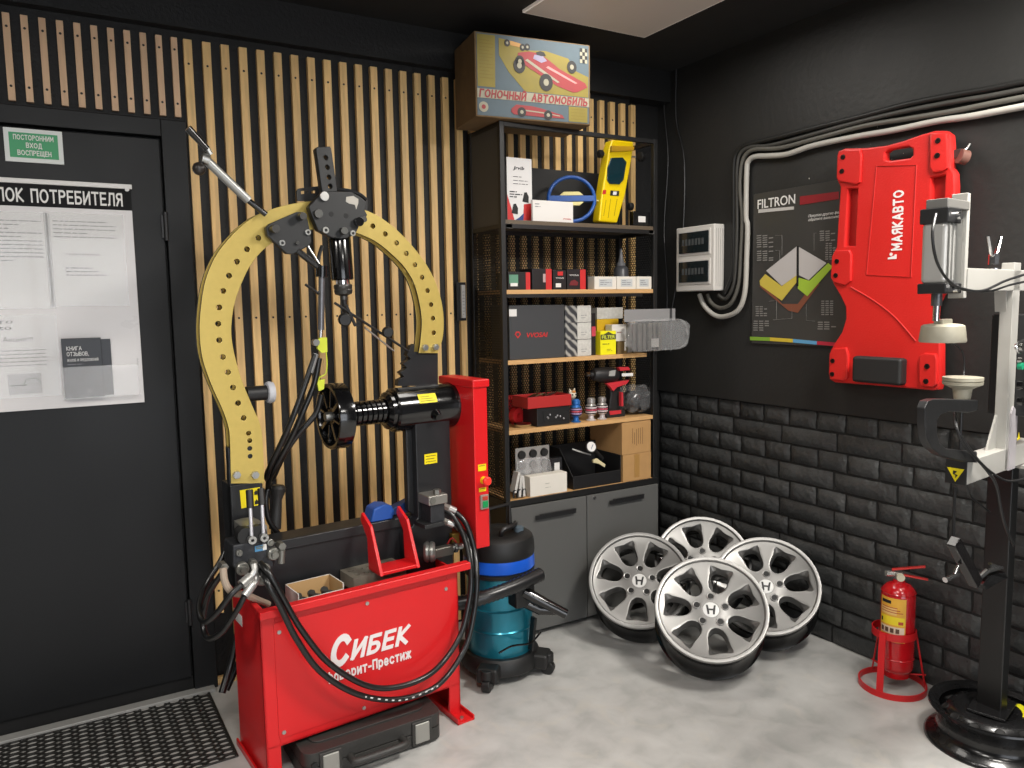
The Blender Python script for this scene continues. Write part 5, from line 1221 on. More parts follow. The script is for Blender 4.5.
# black bin with gauge
bn = Thing('black_tool_bin', 'black open fronted bin holding a tyre gauge and tools, in front of the cartons', 'bin', (onY(572, 470, 2.80).x, 2.79, zc_), math.radians(0))
bq = lambda px, py: bn.P(px, py, 0)
w = bq(621, 470).x; h = bq(575, 452).z
M().box((0, 0, 0), (w, .20, .004)).box((w - .004, .0, 0), (w, .20, h * .75)).box((0, .196, 0), (w, .20, h)).prism([(0, .06, 0), (0, .20, 0), (0, .20, h), (0, .11, h)], (.004, 0, 0)).prism([(0, 0, 0), (0, .06, 0), (0, .11, h), (0, .0, h * .3)], (.004, 0, 0)).box((0, 0, 0), (w, .004, h * .35)).build('bin_shell', mat('bin_black', '#1a1a1b', .4), bn, bevel=.002)
gq = bq(594, 448)
tg = Thing('tyre_gauge', 'round white dial pressure gauge with black trigger handle lying in the black bin', 'gauge', bn.m @ V((gq.x, .03, gq.z)), 0)
M().lathe([(0, -.012), (.026, -.012), (.028, -.008), (.028, .012), (0, .012)], (0, 0, 0), V((.1, 1, -.3)), 28).build('gauge_case', BLK, tg)
gd = M().lathe([(0, -.0135), (.0225, -.0135), (.0225, -.0115), (0, -.0115)], (0, 0, 0), V((.1, 1, -.3)), 28).build('dial', WHITE, tg)
M().bar((-.004, -.0145, -.006), (.003, -.0185, .014), .003, .0015).build('needle', mat('needle_blue', '#2a5a95', .4), gd)
M().tube([(.02, .01, -.012), (.05, .02, -.035), (.09, .03, -.07)], .011, smooth=4).build('handle', BLK, tg)
M().tube([(-.085, .02, -.003), (-.04, .0, -.022), (.0, -.005, -.035)], .004, smooth=4).build('trigger', STEEL, tg)
tg2 = Thing('cream_scraper', 'cream coloured plastic tool lying in the black bin under the gauge', 'tool', bn.m @ V((bq(596, 460).x, .02, bq(596, 461).z)), 0)
M().prism([(0, 0, 0), (.022, 0, .006), (.07, 0, -.028), (.066, 0, -.042), (.03, 0, -.02), (0, 0, -.012)], (0, .012, 0)).build('scraper_body', mat('cream_tool', '#cfc49a', .5), tg2, bevel=.002)
# white box, blister pack and small things at the left
t, w, h = rbox('white_part_box', 'long white carton with faint print standing at the front of the cabinet top', 'box', 530, 567, 474.5, zc_, 2.785, .05, mat('carton_bright', '#d8d3c8', .6))
b = M(); lines(b, w * .4, w * .6, [h * .55, h * .35], -.0008, .003); b.build('label_print', mat('print_faint2', '#a9a69c', .6), t, smooth=0)
t = put('blister_pack', 'clear blister pack with round black pads standing behind the white carton', 'blister pack', 531, zc_, 2.86, py=460)
bq2 = lambda px, py: t.P(px, py, 0)
p0, p1 = bq2(516, 490), bq2(549, 444.5)
M().box((p0.x, 0, 0.001), (p1.x, .002, p1.z)).build('backing_card', mat('backing_grey', '#8b8884', .5), t, smooth=0)
for i in range(3):
    for j in range(3):
        x = p0.x + (p1.x - p0.x) * (i + .5) / 3; z = p1.z - .03 - j * .048
        M().lathe([(0, -.012), (.017, -.012), (.019, -.002), (0, -.002)], (x, 0, z), Y, 20).build('round_pad', mat('pad_black', '#1b1b1b', .5) if j == 0 else mat('pad_silver', '#8d8b88', .3, .5), t)
crumple('film', ((p0.x + p1.x) / 2, -.012, p1.z / 2 - .02), ((p1.x - p0.x), .02, p1.z - .06), mat('clear_film', '#e0e0e0', .1, alpha=.22, coat=.8, bump=.6, bscale=40), t, 3, .1)
t, w, h = rbox('clear_case', 'small clear plastic case with dark content and a white tag behind the white carton', 'case', 549, 562, 458, zc_, 2.845, .04, mat('case_smoke', '#2a2a2c', .15, coat=.6))
face(t, 'white_tag', w * .4, h * .6, w * .8, h * .85, WHITE)
t = put('paper_strips', 'white paper strips and clips at the left end of the cabinet top', 'papers', 518, zc_ + .001, 2.812, py=480)
for k in range(3):
    M().obox((-.015 + .016 * k, 0, .05 + .02 * (k == 0)), (.012, .04, .09), Matrix.Rotation(.25 - .15 * k, 3, 'Y')).build('strip', mat('strip_white', '#c2c0ba', .5), t, bevel=.001)
t = put('black_clip_pile', 'small black plastic clamps lying at the left front of the cabinet top', 'clamp', 519, zc_, 2.80, py=490)
for k in range(3):
    M().tube([(-.03 + .022 * k, -.003, .006), (-.028 + .022 * k, -.005, .035), (-.016 + .022 * k, -.004, .036), (-.012 + .022 * k, -.002, .006)], .004, smooth=4).build('clamp_bow', BLKG, t)
t = put('red_basket', 'red plastic mesh holder standing inside the left perforated side of the shelf unit', 'holder', 513, zd, 2.99, py=415)
M().box((-.045, -.03, 0), (.02, .03, .12)).build('holder_body', perforated('perforated_red', '#b02222', .014, .3), t, bevel=.002)
# small white wall thermometer / switch strip on the slats
q = onY(462, 285, 3.055); q2 = onY(463, 318, 3.055)
t = Thing('wall_strip', 'narrow white thermometer strip in a dark holder on the slatted wall left of the shelf unit', 'thermometer', (q.x, 3.0640, q2.z))
M().box((-.024, -.002, -.012), (.022, .0015, q.z - q2.z + .012)).build('holder', BLK, t)
M().box((-.006, -.016, 0), (.012, -.002, q.z - q2.z)).build('white_scale', mat('scale_white', '#c2c0bc', .5), t, bevel=.001)
b = M(); lines(b, -.003, .008, [.015 + k * .014 for k in range(8)], -.0168, .002, words=False); b.build('scale_print', GINK, t, smooth=0)

# ============================================================ WORKSHOP VACUUM
VC = Thing('workshop_vacuum', 'teal metal drum vacuum cleaner with blue band and black head, behind the red machine', 'vacuum cleaner', (1.436, 2.590, 0), math.radians(20))
TEAL = mat('teal_metal', '#1f7f95', .28, .55, coat=.4)
NAV = mat('band_blue', '#1858c8', .35)
Wv = VC.O
zz = lambda py: onY(505, py, 2.47).z
M().lathe([(0, 0.0850), (.125, 0.0850), (.130, 0.1011), (.130, 0.1925), (.134, 0.1979), (.130, 0.2032), (.130, 0.2785), (.134, 0.2839), (.130, 0.2893), (.130, 0.4129), (0, 0.4129)], (0, 0, 0), Z, 56).build('drum', TEAL, VC)
M().lathe([(.131, 0.4075), (.141, 0.4129), (.141, 0.4258), (.131, 0.4301)], (0, 0, 0), Z, 56, loop=True).build('drum_ring', BLKR, VC)
M().lathe([(0, 0.4290), (.137, 0.4290), (.142, 0.4344), (.140, 0.4828), (0, 0.4828)], (0, 0, 0), Z, 56).build('blue_band', NAV, VC)
M().lathe([(0, .480), (.140, .480), (.143, .495), (.141, .530), (.134, .552), (.118, .562), (.090, .565), (.080, .560), (.030, .558), (0, .558)], (0, 0, 0), Z, 56).build('motor_head', BLKR, VC)
M().tube([(-.03, -.04, .56), (-.03, -.05, .585), (.03, -.055, .59), (.07, -.03, .585), (.07, -.02, .56)], .010, smooth=4).build('head_handle', BLK, VC)
M().cyl((.06, -.055, .56), (.06, -.055, .578), .020, n=18).build('switch_knob', mat('switch_bluegrey', '#52606a', .4), VC)
hr = VC.i.to_3x3()
hl_ = lambda px, py, y: VC.L(onY(px, py, y))
M().tube([hl_(489, 535, 2.57), hl_(488, 509, 2.57), hl_(509, 504, 2.57), hl_(510, 524, 2.57)], .009, n=8).build('push_handle', BLKR, VC, bevel=0)
M().lathe([(0, .028), (.145, .028), (.158, .04), (.160, .062), (.154, .085), (.145, .098), (.128, .10), (0, .10)], (0, 0, 0), Z, 48).build('trolley_base', BLKR, VC)
for k in range(4):
    a = k * PI / 2 + math.radians(25); d = V((math.cos(a), math.sin(a), 0)); c = d * .195
    arm = M().bar(d * .10 + Z * .062, d * .20 + Z * .058, .085, .06).build('caster_arm', BLKR, VC, bevel=.012, seg=3)
    cw_ = M().cyl(c + Z * .05, c + Z * .085, .022, n=16).build('caster_socket', BLKR, VC, bevel=.003)
    ax_ = V((-d.y, d.x, 0)); M().cyl(c + Z * .026 - ax_ * .016, c + Z * .026 + ax_ * .016, .026, n=20).build('caster_wheel', BLKR, VC, bevel=.004)
# inlet and hoses
ff = VC.L(V((1.50, 2.44, .33))); 
ip2 = lambda px, py, y: VC.L(onY(px, py, y))
q = ip2(521, 592, 2.44); Rm = hr
bq_ = M().obox(q, (.085, .07, .10), Rm).build('inlet_box', BLKR, VC, bevel=.008)
CORR = mat('corrugated_hose', '#1a1a1b', .3)
def corr(pts, r, nm):
    P_ = catmull([V(p) for p in pts], 14); rs_ = [r * (1 + (.07 if i % 2 else -.05)) for i in range(len(P_))]
    return M().tube(P_, rs_, n=16).build(nm, CORR, VC, smooth=60)
corr([ip2(455, 604, 2.40), ip2(485, 597, 2.36), ip2(515, 586, 2.36), ip2(541, 574, 2.38)], .025, 'suction_hose')
M().tube([ip2(524, 592, 2.42), ip2(545, 603, 2.37), ip2(566, 614, 2.33)], [.024, .020, .019], n=18).build('hose_tube', BLKG, VC)
M().tube([ip2(520, 600, 2.44), ip2(540, 609, 2.40), ip2(561, 611, 2.36)], [.022, .022, .018], n=18).build('hose_nozzle', BLKG, VC)
for (px0, py0, px1, py1) in ((534, 617, 531, 650), (466, 600, 468, 640)):
    M().bar(ip2(px0, py0, 2.46), ip2(px1, py1, 2.46), .030, .012).build('side_clamp', BLKR, VC, bevel=.003)
M().tube([ip2(499, 653, 2.42), ip2(512, 646, 2.42), ip2(530, 643, 2.44), ip2(541, 632, 2.47)], .004, smooth=4).build('wire_catch', BLKG, VC)

# ============================================================ RIGHT WALL
# electric box
EB = Thing('electrical_box', 'white wall box with two smoked windows at the corner end of the grey cable conduits', 'electrical box', (2.655, 2.66, 1.502))
EW = mat('box_white_plastic', '#d2cec8', .4)
e0 = onX(676, 258, 2.655).y - 2.66; ez = onX(695, 226, 2.655).z - 1.502
M().box((0, 0, 0), (.067, e0, ez)).build('enclosure', EW, EB, bevel=.006, seg=3)
for z in (.055, .195):
    M().box((-.004, .022, z - .022), (.002, e0 - .02, z + .098)).build('window_frame_ring', EW, EB, bevel=.002)
    w_ = M().box((-.009, .03, z - .012), (-.003, e0 - .028, z + .088)).build('smoked_window', mat('smoked_glass', '#1d2426', .12, coat=.8), EB, bevel=.004)
    b = M()
    for k in range(7): b.box((-.0098, .06 + k * .022, z + .025), (-.009, .074 + k * .022, z + .055))
    b.build('breaker_row', mat('breaker_grey', '#4c4f50', .5), w_, smooth=0)
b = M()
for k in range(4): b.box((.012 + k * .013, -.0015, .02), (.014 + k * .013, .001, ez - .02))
b.build('rib_shade_line', mat('rib_shadow', '#a8a49e', .5), EB, smooth=0)  # thin strips with the shade along the ribs painted in grey

# conduits
def conduit(lab, pts, r, m, xx=2.705):
    o = Thing('cable_conduit', lab, 'conduit', onX(*pts[0], xx), group='cable conduits along the right wall')
    P_ = [o.L(onX(a, c, xx)) for a, c in pts]
    M().tube(P_, r, n=12, smooth=6).build('conduit_tube', m, o)
    return o
CG = mat('conduit_light', '#a9a69f', .45, 0, .08, 20); CD = mat('conduit_painted', '#3a3936', .5, 0, .2, 20); CK = mat('conduit_black', '#191918', .5)
z5 = zp((660, 80), 2.742); T5 = lambda l: [z5(u, v) for u, v in l]
def ext(l):  # carry on along the wall beyond the frame
    (a, c), (d, e) = l[0], l[1]; return [(a + 60, c + (c - e) / (a - d) * 60)] + l
conduit('light grey conduit, lowest of the bundle on the right wall, curling under the electrical box', ext(T5([(998, 72), (930, 85), (850, 100), (760, 113), (640, 138), (540, 155), (420, 180), (350, 203), (300, 208), (262, 210), (243, 222), (238, 250), (236, 370), (240, 400), (238, 480), (233, 580), (215, 630), (180, 648), (150, 645), (122, 620), (108, 588)])), .0115, CG, 2.70)
conduit('dark painted conduit just above the light grey lowest one', ext(T5([(998, 47), (900, 66), (800, 86), (680, 106), (560, 126), (430, 160), (330, 186), (262, 190), (235, 205), (224, 235), (220, 300), (226, 380), (222, 480), (216, 560), (195, 612), (165, 625), (140, 610), (130, 588)])), .0092, mat('conduit_mid', '#5b5953', .45), 2.703)
conduit('dark grey painted conduit, second from the top of the bundle', ext(T5([(998, 26), (900, 45), (830, 56), (720, 76), (620, 97), (500, 127), (380, 160), (300, 180), (250, 184), (222, 200), (213, 235), (212, 300), (212, 420), (208, 520), (200, 570), (180, 600), (160, 590)])), .0092, CD, 2.706)
conduit('black painted conduit, topmost of the bundle', ext(T5([(998, 5), (900, 25), (800, 42), (680, 66), (560, 98), (430, 130), (320, 158), (240, 178), (215, 195), (204, 225), (203, 320), (203, 430), (202, 520), (190, 560), (178, 585)])), .0110, CK, 2.709)
# thin black cables in the corner
for pts, r in (([(676, 120), (684, 160), (683, 230), (676, 285), (672, 310)], .004), ([(664, 110), (668, 160), (664, 230), (667, 290)], .003)):
    o = Thing('hanging_cord', 'thin black cable hanging down the dark room corner, %s one' % ('right' if r > .0035 else 'left'), 'cord', onX(*pts[0], 2.715)); M().tube([o.L(V((2.715, onX(*pts[0], 2.715).y, 2.6)))] + [o.L(onX(a, c, 2.715)) for a, c in pts] + [o.L(V((2.715, onX(*pts[-1], 2.715).y + .01, 1.2)))], r, n=6, smooth=5).build('cable_run', BLK, o)

# poster
XP = 2.718
c_tl, c_bl = onX(754.4, 194.4, XP), onX(750.5, 343, XP)
PO = Thing('filter_poster', 'dark poster with a cut-away filter diagram and coloured bottom strip, partly behind the red creeper', 'poster', (XP, c_tl.y, c_bl.z))
ph = c_tl.z - c_bl.z; pw = .50
pm_ = mat('poster_dark', '#3c3b39', .35, 0, .1, 2)
M().box((-.004, -pw, 0), (.002, 0, ph)).build('poster_sheet', pm_, PO, bevel=.001)
def pq(px, py): q = PO.PX(px, py, -.005); return q
def pp(name, pts, m, off=.0056, par=None):
    return M().prism([V((-off, *pq(*p).yz)) for p in pts], (-.0006, 0, 0)).build(name, m, par or PO, smooth=0)
a, c = pq(757.5, 213.5), pq(795, 207); text('lettering', 'FILTRON', ((-.005, a.y, pq(758, 209).z), -Y, Z), a.y - c.y, .040, WHITE, PO, .0008, bold=.008)
pp('white_strip', [(758.5, 209.5), (794, 206.5), (794, 209.5), (758.5, 213)], mat('strip_grey_print', '#b9b6b2', .5))
pp('red_strip', [(800, 196.5), (839, 191.5), (839, 199), (800, 205)], mat('strip_dark_red', '#8a1f26', .45))
a = pq(808.5, 216); text('lettering', 'Покупая другие фильтры\nобратите внимание', ((-.005, a.y, pq(808.5, 222).z), -Y, Z), .19, .030, WHITE, PO, .0006, shear=.2)
def PZ_(u, v): return (740 + u / 4.518, 180 + v / 4.518)
pp('filter_base', [PZ_(*p) for p in ((88, 480), (115, 470), (190, 560), (262, 560), (345, 450), (360, 470), (262, 600), (220, 590))], mat('filter_rust', '#7e4a35', .6), .0056)
pp('filter_yellow', [PZ_(*p) for p in ((90, 455), (115, 425), (190, 480), (256, 420), (258, 460), (190, 545), (92, 475))], mat('filter_yellow_print', '#c8b44a', .5), .0062)
pp('filter_green', [PZ_(*p) for p in ((262, 440), (315, 455), (400, 375), (420, 392), (305, 525), (262, 490))], mat('filter_green_print', '#9fbe3c', .5), .0062)
FW_ = mat('filter_white_print', '#b8b4b2', .5)
pp('filter_pleats', [PZ_(*p) for p in ((120, 410), (258, 300), (258, 430), (190, 478))], FW_, .0068)
pp('filter_pleats', [PZ_(*p) for p in ((268, 303), (392, 375), (312, 452), (268, 430))], FW_, .0068)
pp('filter_gap', [PZ_(*p) for p in ((258, 298), (267, 298), (266, 480), (257, 480))], INK, .0074)
for i, (u0, u1, v0, v1, col) in enumerate(((46, 136, 722, 725, '#7fa836'), (136, 240, 725, 732, '#d3b83a'), (240, 348, 732, 742, '#5d9bc4'), (348, 480, 742, 752, '#b5283c'))):
    pp('colour_strip', [PZ_(u0, v0 - 14), PZ_(u1, v1 - 14), PZ_(u1, v1 + 2), PZ_(u0, v0 + 2)], mat('strip_colour_%s' % 'abcd'[i], col, .5), .0056)
rr_ = random.Random(4)
for (u, v, w, n) in ((75, 255, 80, 6), (75, 325, 80, 5), (360, 235, 75, 5), (385, 290, 50, 8), (70, 575, 55, 5), (60, 640, 75, 5), (365, 550, 60, 7), (350, 645, 90, 4)):
    b = M()
    for k in range(n):
        for s in range(3):
            u0 = u + w * (s / 3) + rr_.uniform(0, 3); u1 = u + w * ((s + .8) / 3)
            if s == 2 and rr_.random() < .4: continue
            q0, q1 = pq(*PZ_(u0, v + k * 10)), pq(*PZ_(u1, v + k * 10)); b.box((-.0050, q0.y, q0.z), (-.0058, q1.y, q0.z + .0045))
    b.build('poster_print', mat('poster_print_grey', '#85837f', .6), PO, smooth=0)
for pts in (((160, 250), (190, 250), (190, 340)), ((160, 318), (180, 318), (180, 400)), ((345, 240), (335, 240), (335, 320)), ((150, 632), (235, 625), (235, 560)), ((340, 638), (300, 635), (300, 560)), ((130, 548), (165, 545), (165, 630))):
    M().tube([V((-.0056, *pq(*PZ_(*p)).yz)) for p in pts], .0007, n=4).build('leader_line', mat('poster_print_grey', ''), PO, smooth=0)

# creeper
XC = 2.655
CR = Thing('mechanic_creeper', 'red plastic mechanic creeper with black headrest hanging upright on the dark right wall', 'creeper', (XC, onX(885, 380, XC).y, onX(885, 385, XC).z))
zc5 = zp((824, 120), 2.56)
def cq(u, v): q = CR.PX(*zc5(u, v), 0); return (-q.y, q.z)
body = [(37, 95), (41, 80), (55, 73), (110, 72), (160, 66), (205, 54), (250, 38), (285, 28), (312, 28), (325, 38), (327, 60), (327, 122), (336, 136), (338, 170), (333, 320), (330, 345), (330, 405), (322, 425), (300, 450), (288, 475), (286, 505), (292, 545), (300, 575), (300, 670), (294, 690), (280, 692), (150, 681), (30, 672), (16, 664), (14, 635), (18, 590), (30, 570), (48, 542), (58, 508), (57, 478), (44, 450), (26, 420), (20, 404), (24, 345), (34, 325), (44, 172), (36, 155)]
CRED = mat('creeper_red', '#c62320', .38, 0, .05, 8, bump=.12, bscale=150)
def crop_loop(l, k=0): return [cq(*p) for p in l]
hole = [cq(*p) for p in ((158, 84), (168, 76), (218, 68), (229, 74), (230, 90), (222, 98), (170, 105), (157, 100))]
slotL = [cq(*p) for p in ((62, 176), (88, 176), (82, 322), (56, 322))]
slotR = [cq(*p) for p in ((275, 148), (312, 140), (305, 300), (275, 300))]
fr0 = ((.0, 0, 0), -Y, Z)
cb_ = plate('creeper_shell', [crop_loop(body), hole, slotL, slotR], .036, ((.012, 0, 0), -Y, Z), CRED, CR, bevel=.006)
plate('slot_back', [[cq(*p) for p in ((52, 170), (92, 170), (88, 326), (48, 326))]], .006, ((.024, 0, 0), -Y, Z), mat('creeper_red_shade', '#a81c18', .45), CR)  # slot backs in a darker red, recess shade put into the colour
plate('slot_back', [[cq(*p) for p in ((270, 142), (318, 135), (312, 305), (270, 305))]], .006, ((.024, 0, 0), -Y, Z), MATS['creeper_red_shade'], CR)
# raised corner pads
for l in (((40, 92), (44, 80), (56, 76), (98, 76), (102, 90), (98, 160), (88, 166), (44, 158), (38, 150)), ((278, 34), (318, 34), (323, 60), (322, 124), (310, 132), (285, 136), (276, 124)), ((26, 350), (34, 334), (70, 332), (76, 345), (74, 412), (60, 424), (30, 416), (23, 404)), ((20, 596), (30, 584), (62, 582), (68, 600), (66, 660), (56, 668), (24, 664), (18, 650)), ((250, 604), (262, 596), (292, 598), (296, 612), (294, 676), (284, 684), (256, 682), (248, 668))):
    plate('corner_pad', [crop_loop(l)], .016, ((-.008, 0, 0), -Y, Z), CRED, CR, bevel=.005)
for u, v in ((56, 96), (53, 132), (299, 54), (297, 92), (40, 362), (37, 398), (29, 616), (28, 650), (271, 630), (268, 668)):
    p = cq(u, v); s = M().lathe([(0, 0), (.0095, 0), (.0095, -.003), (.006, -.0035), (.006, -.001), (0, -.001)], (-.016, -p[0], p[1]), X, 16).build('screw', mat('screw_dark', '#2b2220', .4, .6), CR)
for l in (((138, 118), (240, 116), (226, 402), (112, 396)),):
    pts = [V((-.0065, -cq(*p)[0], cq(*p)[1])) for p in l]; M().tube(pts + [pts[0]], .0022, n=6).build('panel_groove', mat('creeper_groove', '#b51c18', .5), CR)
M().tube([V((-.0065, -cq(*p)[0], cq(*p)[1])) for p in ((72, 428), (130, 462), (185, 505), (238, 566))], .003, n=6, smooth=4).build('crease', MATS['creeper_groove'], CR)
p0, p1 = cq(90, 668), cq(218, 612)
M().box((-.050, -p1[0], p0[1]), (-.004, -p0[0], p1[1] + .004)).build('headrest', mat('headrest_black', '#1c1c1c', .6), CR, bevel=.012, seg=3)
lt = cq(198, 352); lt2 = cq(198, 180)
text('lettering', 'МАЯКАВТО', ((-.0068, -cq(196, 330)[0] - .006, cq(190, 334)[1]), Z, Y), cq(190, 181)[1] - cq(190, 334)[1], .036, mat('lettering_white', '#e3dedc', .5), CR, .001, bold=.02)
p = cq(177, 345); b = M().prism([(-.0064, -p[0] + y, p[1] + z) for y, z in ((-.018, -.016), (.016, -.016), (.016, -.010), (-.010, -.004), (-.010, .000), (-.018, .0))], (-.001, 0, 0)); b.cyl((-.0074, -p[0] + .004, p[1] + .002), (-.006, -p[0] + .004, p[1] + .002), .006, n=12)
b.build('logo', MATS['lettering_white'], CR, smooth=0)
# caster peeking out at the upper right edge
p = cq(345, 95); M().cyl((.01, -p[0] + .006, p[1] + .006), (.035, -p[0] - .006, p[1]), .024, n=20).build('caster_wheel', mat('caster_brown', '#6d4a40', .5), CR); M().box((.012, -p[0] + .0, p[1] + .0), (.034, -p[0] + .035, p[1] + .03)).build('caster_fork', DKSTEEL, CR, bevel=.003)
M().tube([(.03, -p[0] + .03, p[1] + .02), (.055, -p[0] + .01, p[1] + .03), (.064, -p[0] + .0, p[1] + .05)], .004, smooth=3).build('hook', STEEL, CR)

# extinguisher and its stand
EC = V((2.610, 1.676, 0))
ES = Thing('extinguisher_stand', 'red steel ring stand on the floor holding the fire extinguisher by the brick wall', 'stand', EC)
RDS = mat('stand_red', '#c4181d', .38)
M().lathe([(.112, 0), (.117, 0), (.117, .022), (.112, .022)], (0, 0, 0), Z, 56, loop=True).build('floor_ring', RDS, ES, smooth=50)
M().lathe([(.072, .204), (.076, .204), (.076, .231), (.072, .231)], (0, 0, 0), Z, 48, loop=True).build('upper_ring', RDS, ES, smooth=50)
def pol(r, a, z): a = math.radians(a); return V((r * math.cos(a), r * math.sin(a), z))
aC = 217   # towards the camera
b = M().bar(pol(.114, aC - 25, 0.01), pol(.078, aC - 32, .229), .024, .004, pol(1, aC - 25, 0)); b.build('upright_strap', RDS, ES)
for a in (aC + 100, aC + 215): M().tube([pol(.113, a, .01), pol(.075, a, .22)], .0035, n=8).build('upright_rod', RDS, ES)
M().tube([pol(.114, aC + 100, .055), pol(.02, aC + 160, .05), pol(.114, aC + 215, .055)], .0035, n=8, smooth=4).build('cross_rod', RDS, ES)
EX = Thing('fire_extinguisher', 'red fire extinguisher with yellow instruction label, standing in the ring stand by the brick wall', 'fire extinguisher', EC + V((.006, -.009, .046)))
ER = mat('extinguisher_red', '#b8121a', .22, coat=.5)
M().lathe([(0, 0), (.040, 0), (.046, .004), (.048, .026), (.056, .034), (.059, .045), (.059, .315), (.055, .338), (.040, .354), (.022, .362), (.018, .372), (0, .372)], (0, 0, 0), Z, 48).build('cylinder', ER, EX)
for z in (.075, .325): M().lathe([(.0588, z), (.0605, z + .003), (.0588, z + .006)], (0, 0, 0), Z, 48, caps=False).build('weld_ring', ER, EX)
M().cyl((0, 0, .37), (0, 0, .40), .016, n=16).cyl((-.01, .015, .39), (-.035, .03, .392), .011, n=12).build('valve', mat('valve_chrome', '#c9c6c0', .25, .8), EX)
hv = pol(1, aC + 90, 0) ; hv = V((hv.x, hv.y, 0))
dirR = V((.52, -.85, 0))
for (z0, z1, L_, w_) in ((.405, .432, .085, .018), (.392, .385, .095, .016)):
    M().bar(V((0, 0, z0)) - dirR * .025, V((0, 0, z1)) + dirR * L_, w_, .006).build('valve_lever', mat('lever_red', '#c02a26', .35), EX, bevel=.002)
M().lathe([(0, -.002), (.014, -.002), (.014, .008), (0, .008)], pol(.017, aC + 10, .385), pol(1, aC + 10, 0), 20).build('pressure_gauge', mat('gauge_pale', '#c7c2a8', .3), EX)
def ext_label(nm, a0, a1, z0, z1, m, r, par):
    vs = []; fs = []; n = 12
    for i in range(n + 1):
        p = pol(r, a0 + (a1 - a0) * i / n, 0); vs += [(p.x, p.y, z0), (p.x, p.y, z1)]
    for i in range(n): fs.append((2 * i, 2 * i + 1, 2 * i + 3, 2 * i + 2))
    return M().add(vs, fs).build(nm, m, par)
a0, a1 = aC - 72, aC + 22
el_ = ext_label('label', a0, a1, .150, .315, mat('label_orange', '#e0a83a', .45), .0597, EX)
ext_label('label_panel', a0 + 4, a1 - 4, .215, .245, mat('label_bright_yellow', '#ecd326', .45), .0600, el_)
ext_label('label_panel', a0 + 4, a1 - 4, .180, .208, mat('label_cream', '#dcc8b0', .5), .0600, el_)
ext_label('label_panel', a0 + 4, a1 - 30, .252, .280, mat('label_pale_orange', '#e3bd75', .5), .0600, el_)
for k in range(4): ext_label('label_print', a0 + 8 + k * 18, a0 + 20 + k * 18, .185, .202, mat('label_dark_print', '#5a4030', .5), .0603, el_)
for k in range(3): ext_label('label_print', a0 + 8, a1 - 10 - 9 * k, .260 + k * .009, .263 + k * .009, mat('label_red_print', '#b5482a', .5), .0603, el_)
ext_label('label_print', a1 - 20, a1 - 6, .154, .170, INK, .0603, el_); ext_label('label_print', a0 + 8, a0 + 45, .293, .305, INK, .0603, el_); ext_label('label_print', a0 + 6, a0 + 14, .220, .235, INK, .0603, el_); ext_label('label_print', a1 - 24, a1 - 8, .218, .230, mat('label_red_print', ''), .0603, el_)

# ------------------------------------------------------------ PRESS ON ITS STAND
RSC = .76
_ob = M.build
def rim_build(s, *a, **k):
    s.v = [(p[0], p[1], p[2] * RSC) for p in s.v]
    return _ob(s, *a, **k)
M.build = rim_build
PLZ = .925
PSC = V((2.540, 1.284, 0))
PS = Thing('press_stand', 'black steel column standing on a black steel car rim at the right edge', 'stand', PSC)
SB = mat('stamped_black', '#1b1b1c', .26, .35, .05, 20, coat=.3)
sw = M().lathe([(.060, .138), (.075, .150), (.100, .154), (.122, .144), (.140, .120), (.148, .100), (.152, .080), (.155, .100), (.160, .135), (.172, .142), (.182, .150), (.182, .158), (.174, .158), (.166, .150), (.150, .140)], (0, 0, 0), Z, 64, caps=False).build('rim_upper', SB, PS, smooth=50)
M().lathe([(.182, .158), (.184, .150), (.176, .138), (.164, .120), (.158, .090), (.152, .070), (.156, .045), (.166, .034), (.184, .022), (.193, .010), (.193, .0), (.180, .0), (.150, .040), (.148, .070)], (0, 0, 0), Z, 64, caps=False).build('rim_barrel', SB, PS, smooth=50)
M().lathe([(0, .138), (.060, .138), (.062, .130), (0, .130)], (0, 0, 0), Z, 48).build('rim_centre', SB, PS)
for k in range(12):
    a = k * 30 + 8; p = pol(.131, a, .132); n_ = (Z * .7 + pol(1, a, 0) * .7).normalized()
    M().lathe([(0, .001), (.0125, .001), (.0145, .0025), (.0155, .001), (.0155, -.002), (0, -.002)], p + n_ * .001, n_, 18).build('rim_hole', mat('rim_hole_dark', '#050505', .7), PS)
M().obox((-.0, 0, .160), (.15, .11, .012), Matrix.Rotation(.25, 3, 'Z')).build('base_plate', SB, PS, bevel=.002)
M().prism([pol(.085, a, .1540) for a in range(-75, -15, 8)] + [pol(.108, a, .1540) for a in range(-20, -76, -8)], (0, 0, .0012)).build('yellow_sticker', mat('sticker_yellow', '#c9c41c', .5), PS, smooth=0)
M.build = _ob
M().box((-.020, -.038, .10), (.020, .038, PLZ)).build('column', mat('column_black', '#151515', .33, 0, .1, 30), PS, bevel=.004)
M().box((-.03, -.30, PLZ), (.14, .12, PLZ + .012)).build('table_plate', mat('plate_grey', '#a19f99', .4), PS, bevel=.002)

VU = Thing('vulcanizing_press', 'pale grey C-frame vulcanizing press with air cylinder, on the black column at right edge', 'press', (2.50, 1.215, PLZ + .013), math.radians(8))
WG_ = mat('press_white', '#a6a49e', .4, 0, .05, 10)
vp = lambda px, py, ly=0: VU.P(px, py, ly)
AW = .052
a, c = vp(966, 487), vp(966, 464); xe = .12
ax0 = a.x
M().box((ax0, 0, .001), (xe, AW, .001 + (c.z - a.z))).build('lower_arm', WG_, VU, bevel=.002)
aht = c.z - a.z
M().box((ax0 - .004, -.002, .0), (ax0, AW + .002, aht + .004)).build('arm_end_cap', BLK, VU, bevel=.002)
q = V((ax0 - .0052, AW / 2, aht * .42))
b = M().prism([q + V((0, -.022, .018)), q + V((0, .022, .018)), q + V((0, 0, -.020))], (-.0008, 0, 0)); wt = b.build('warning_triangle', YEL, VU, smooth=0)
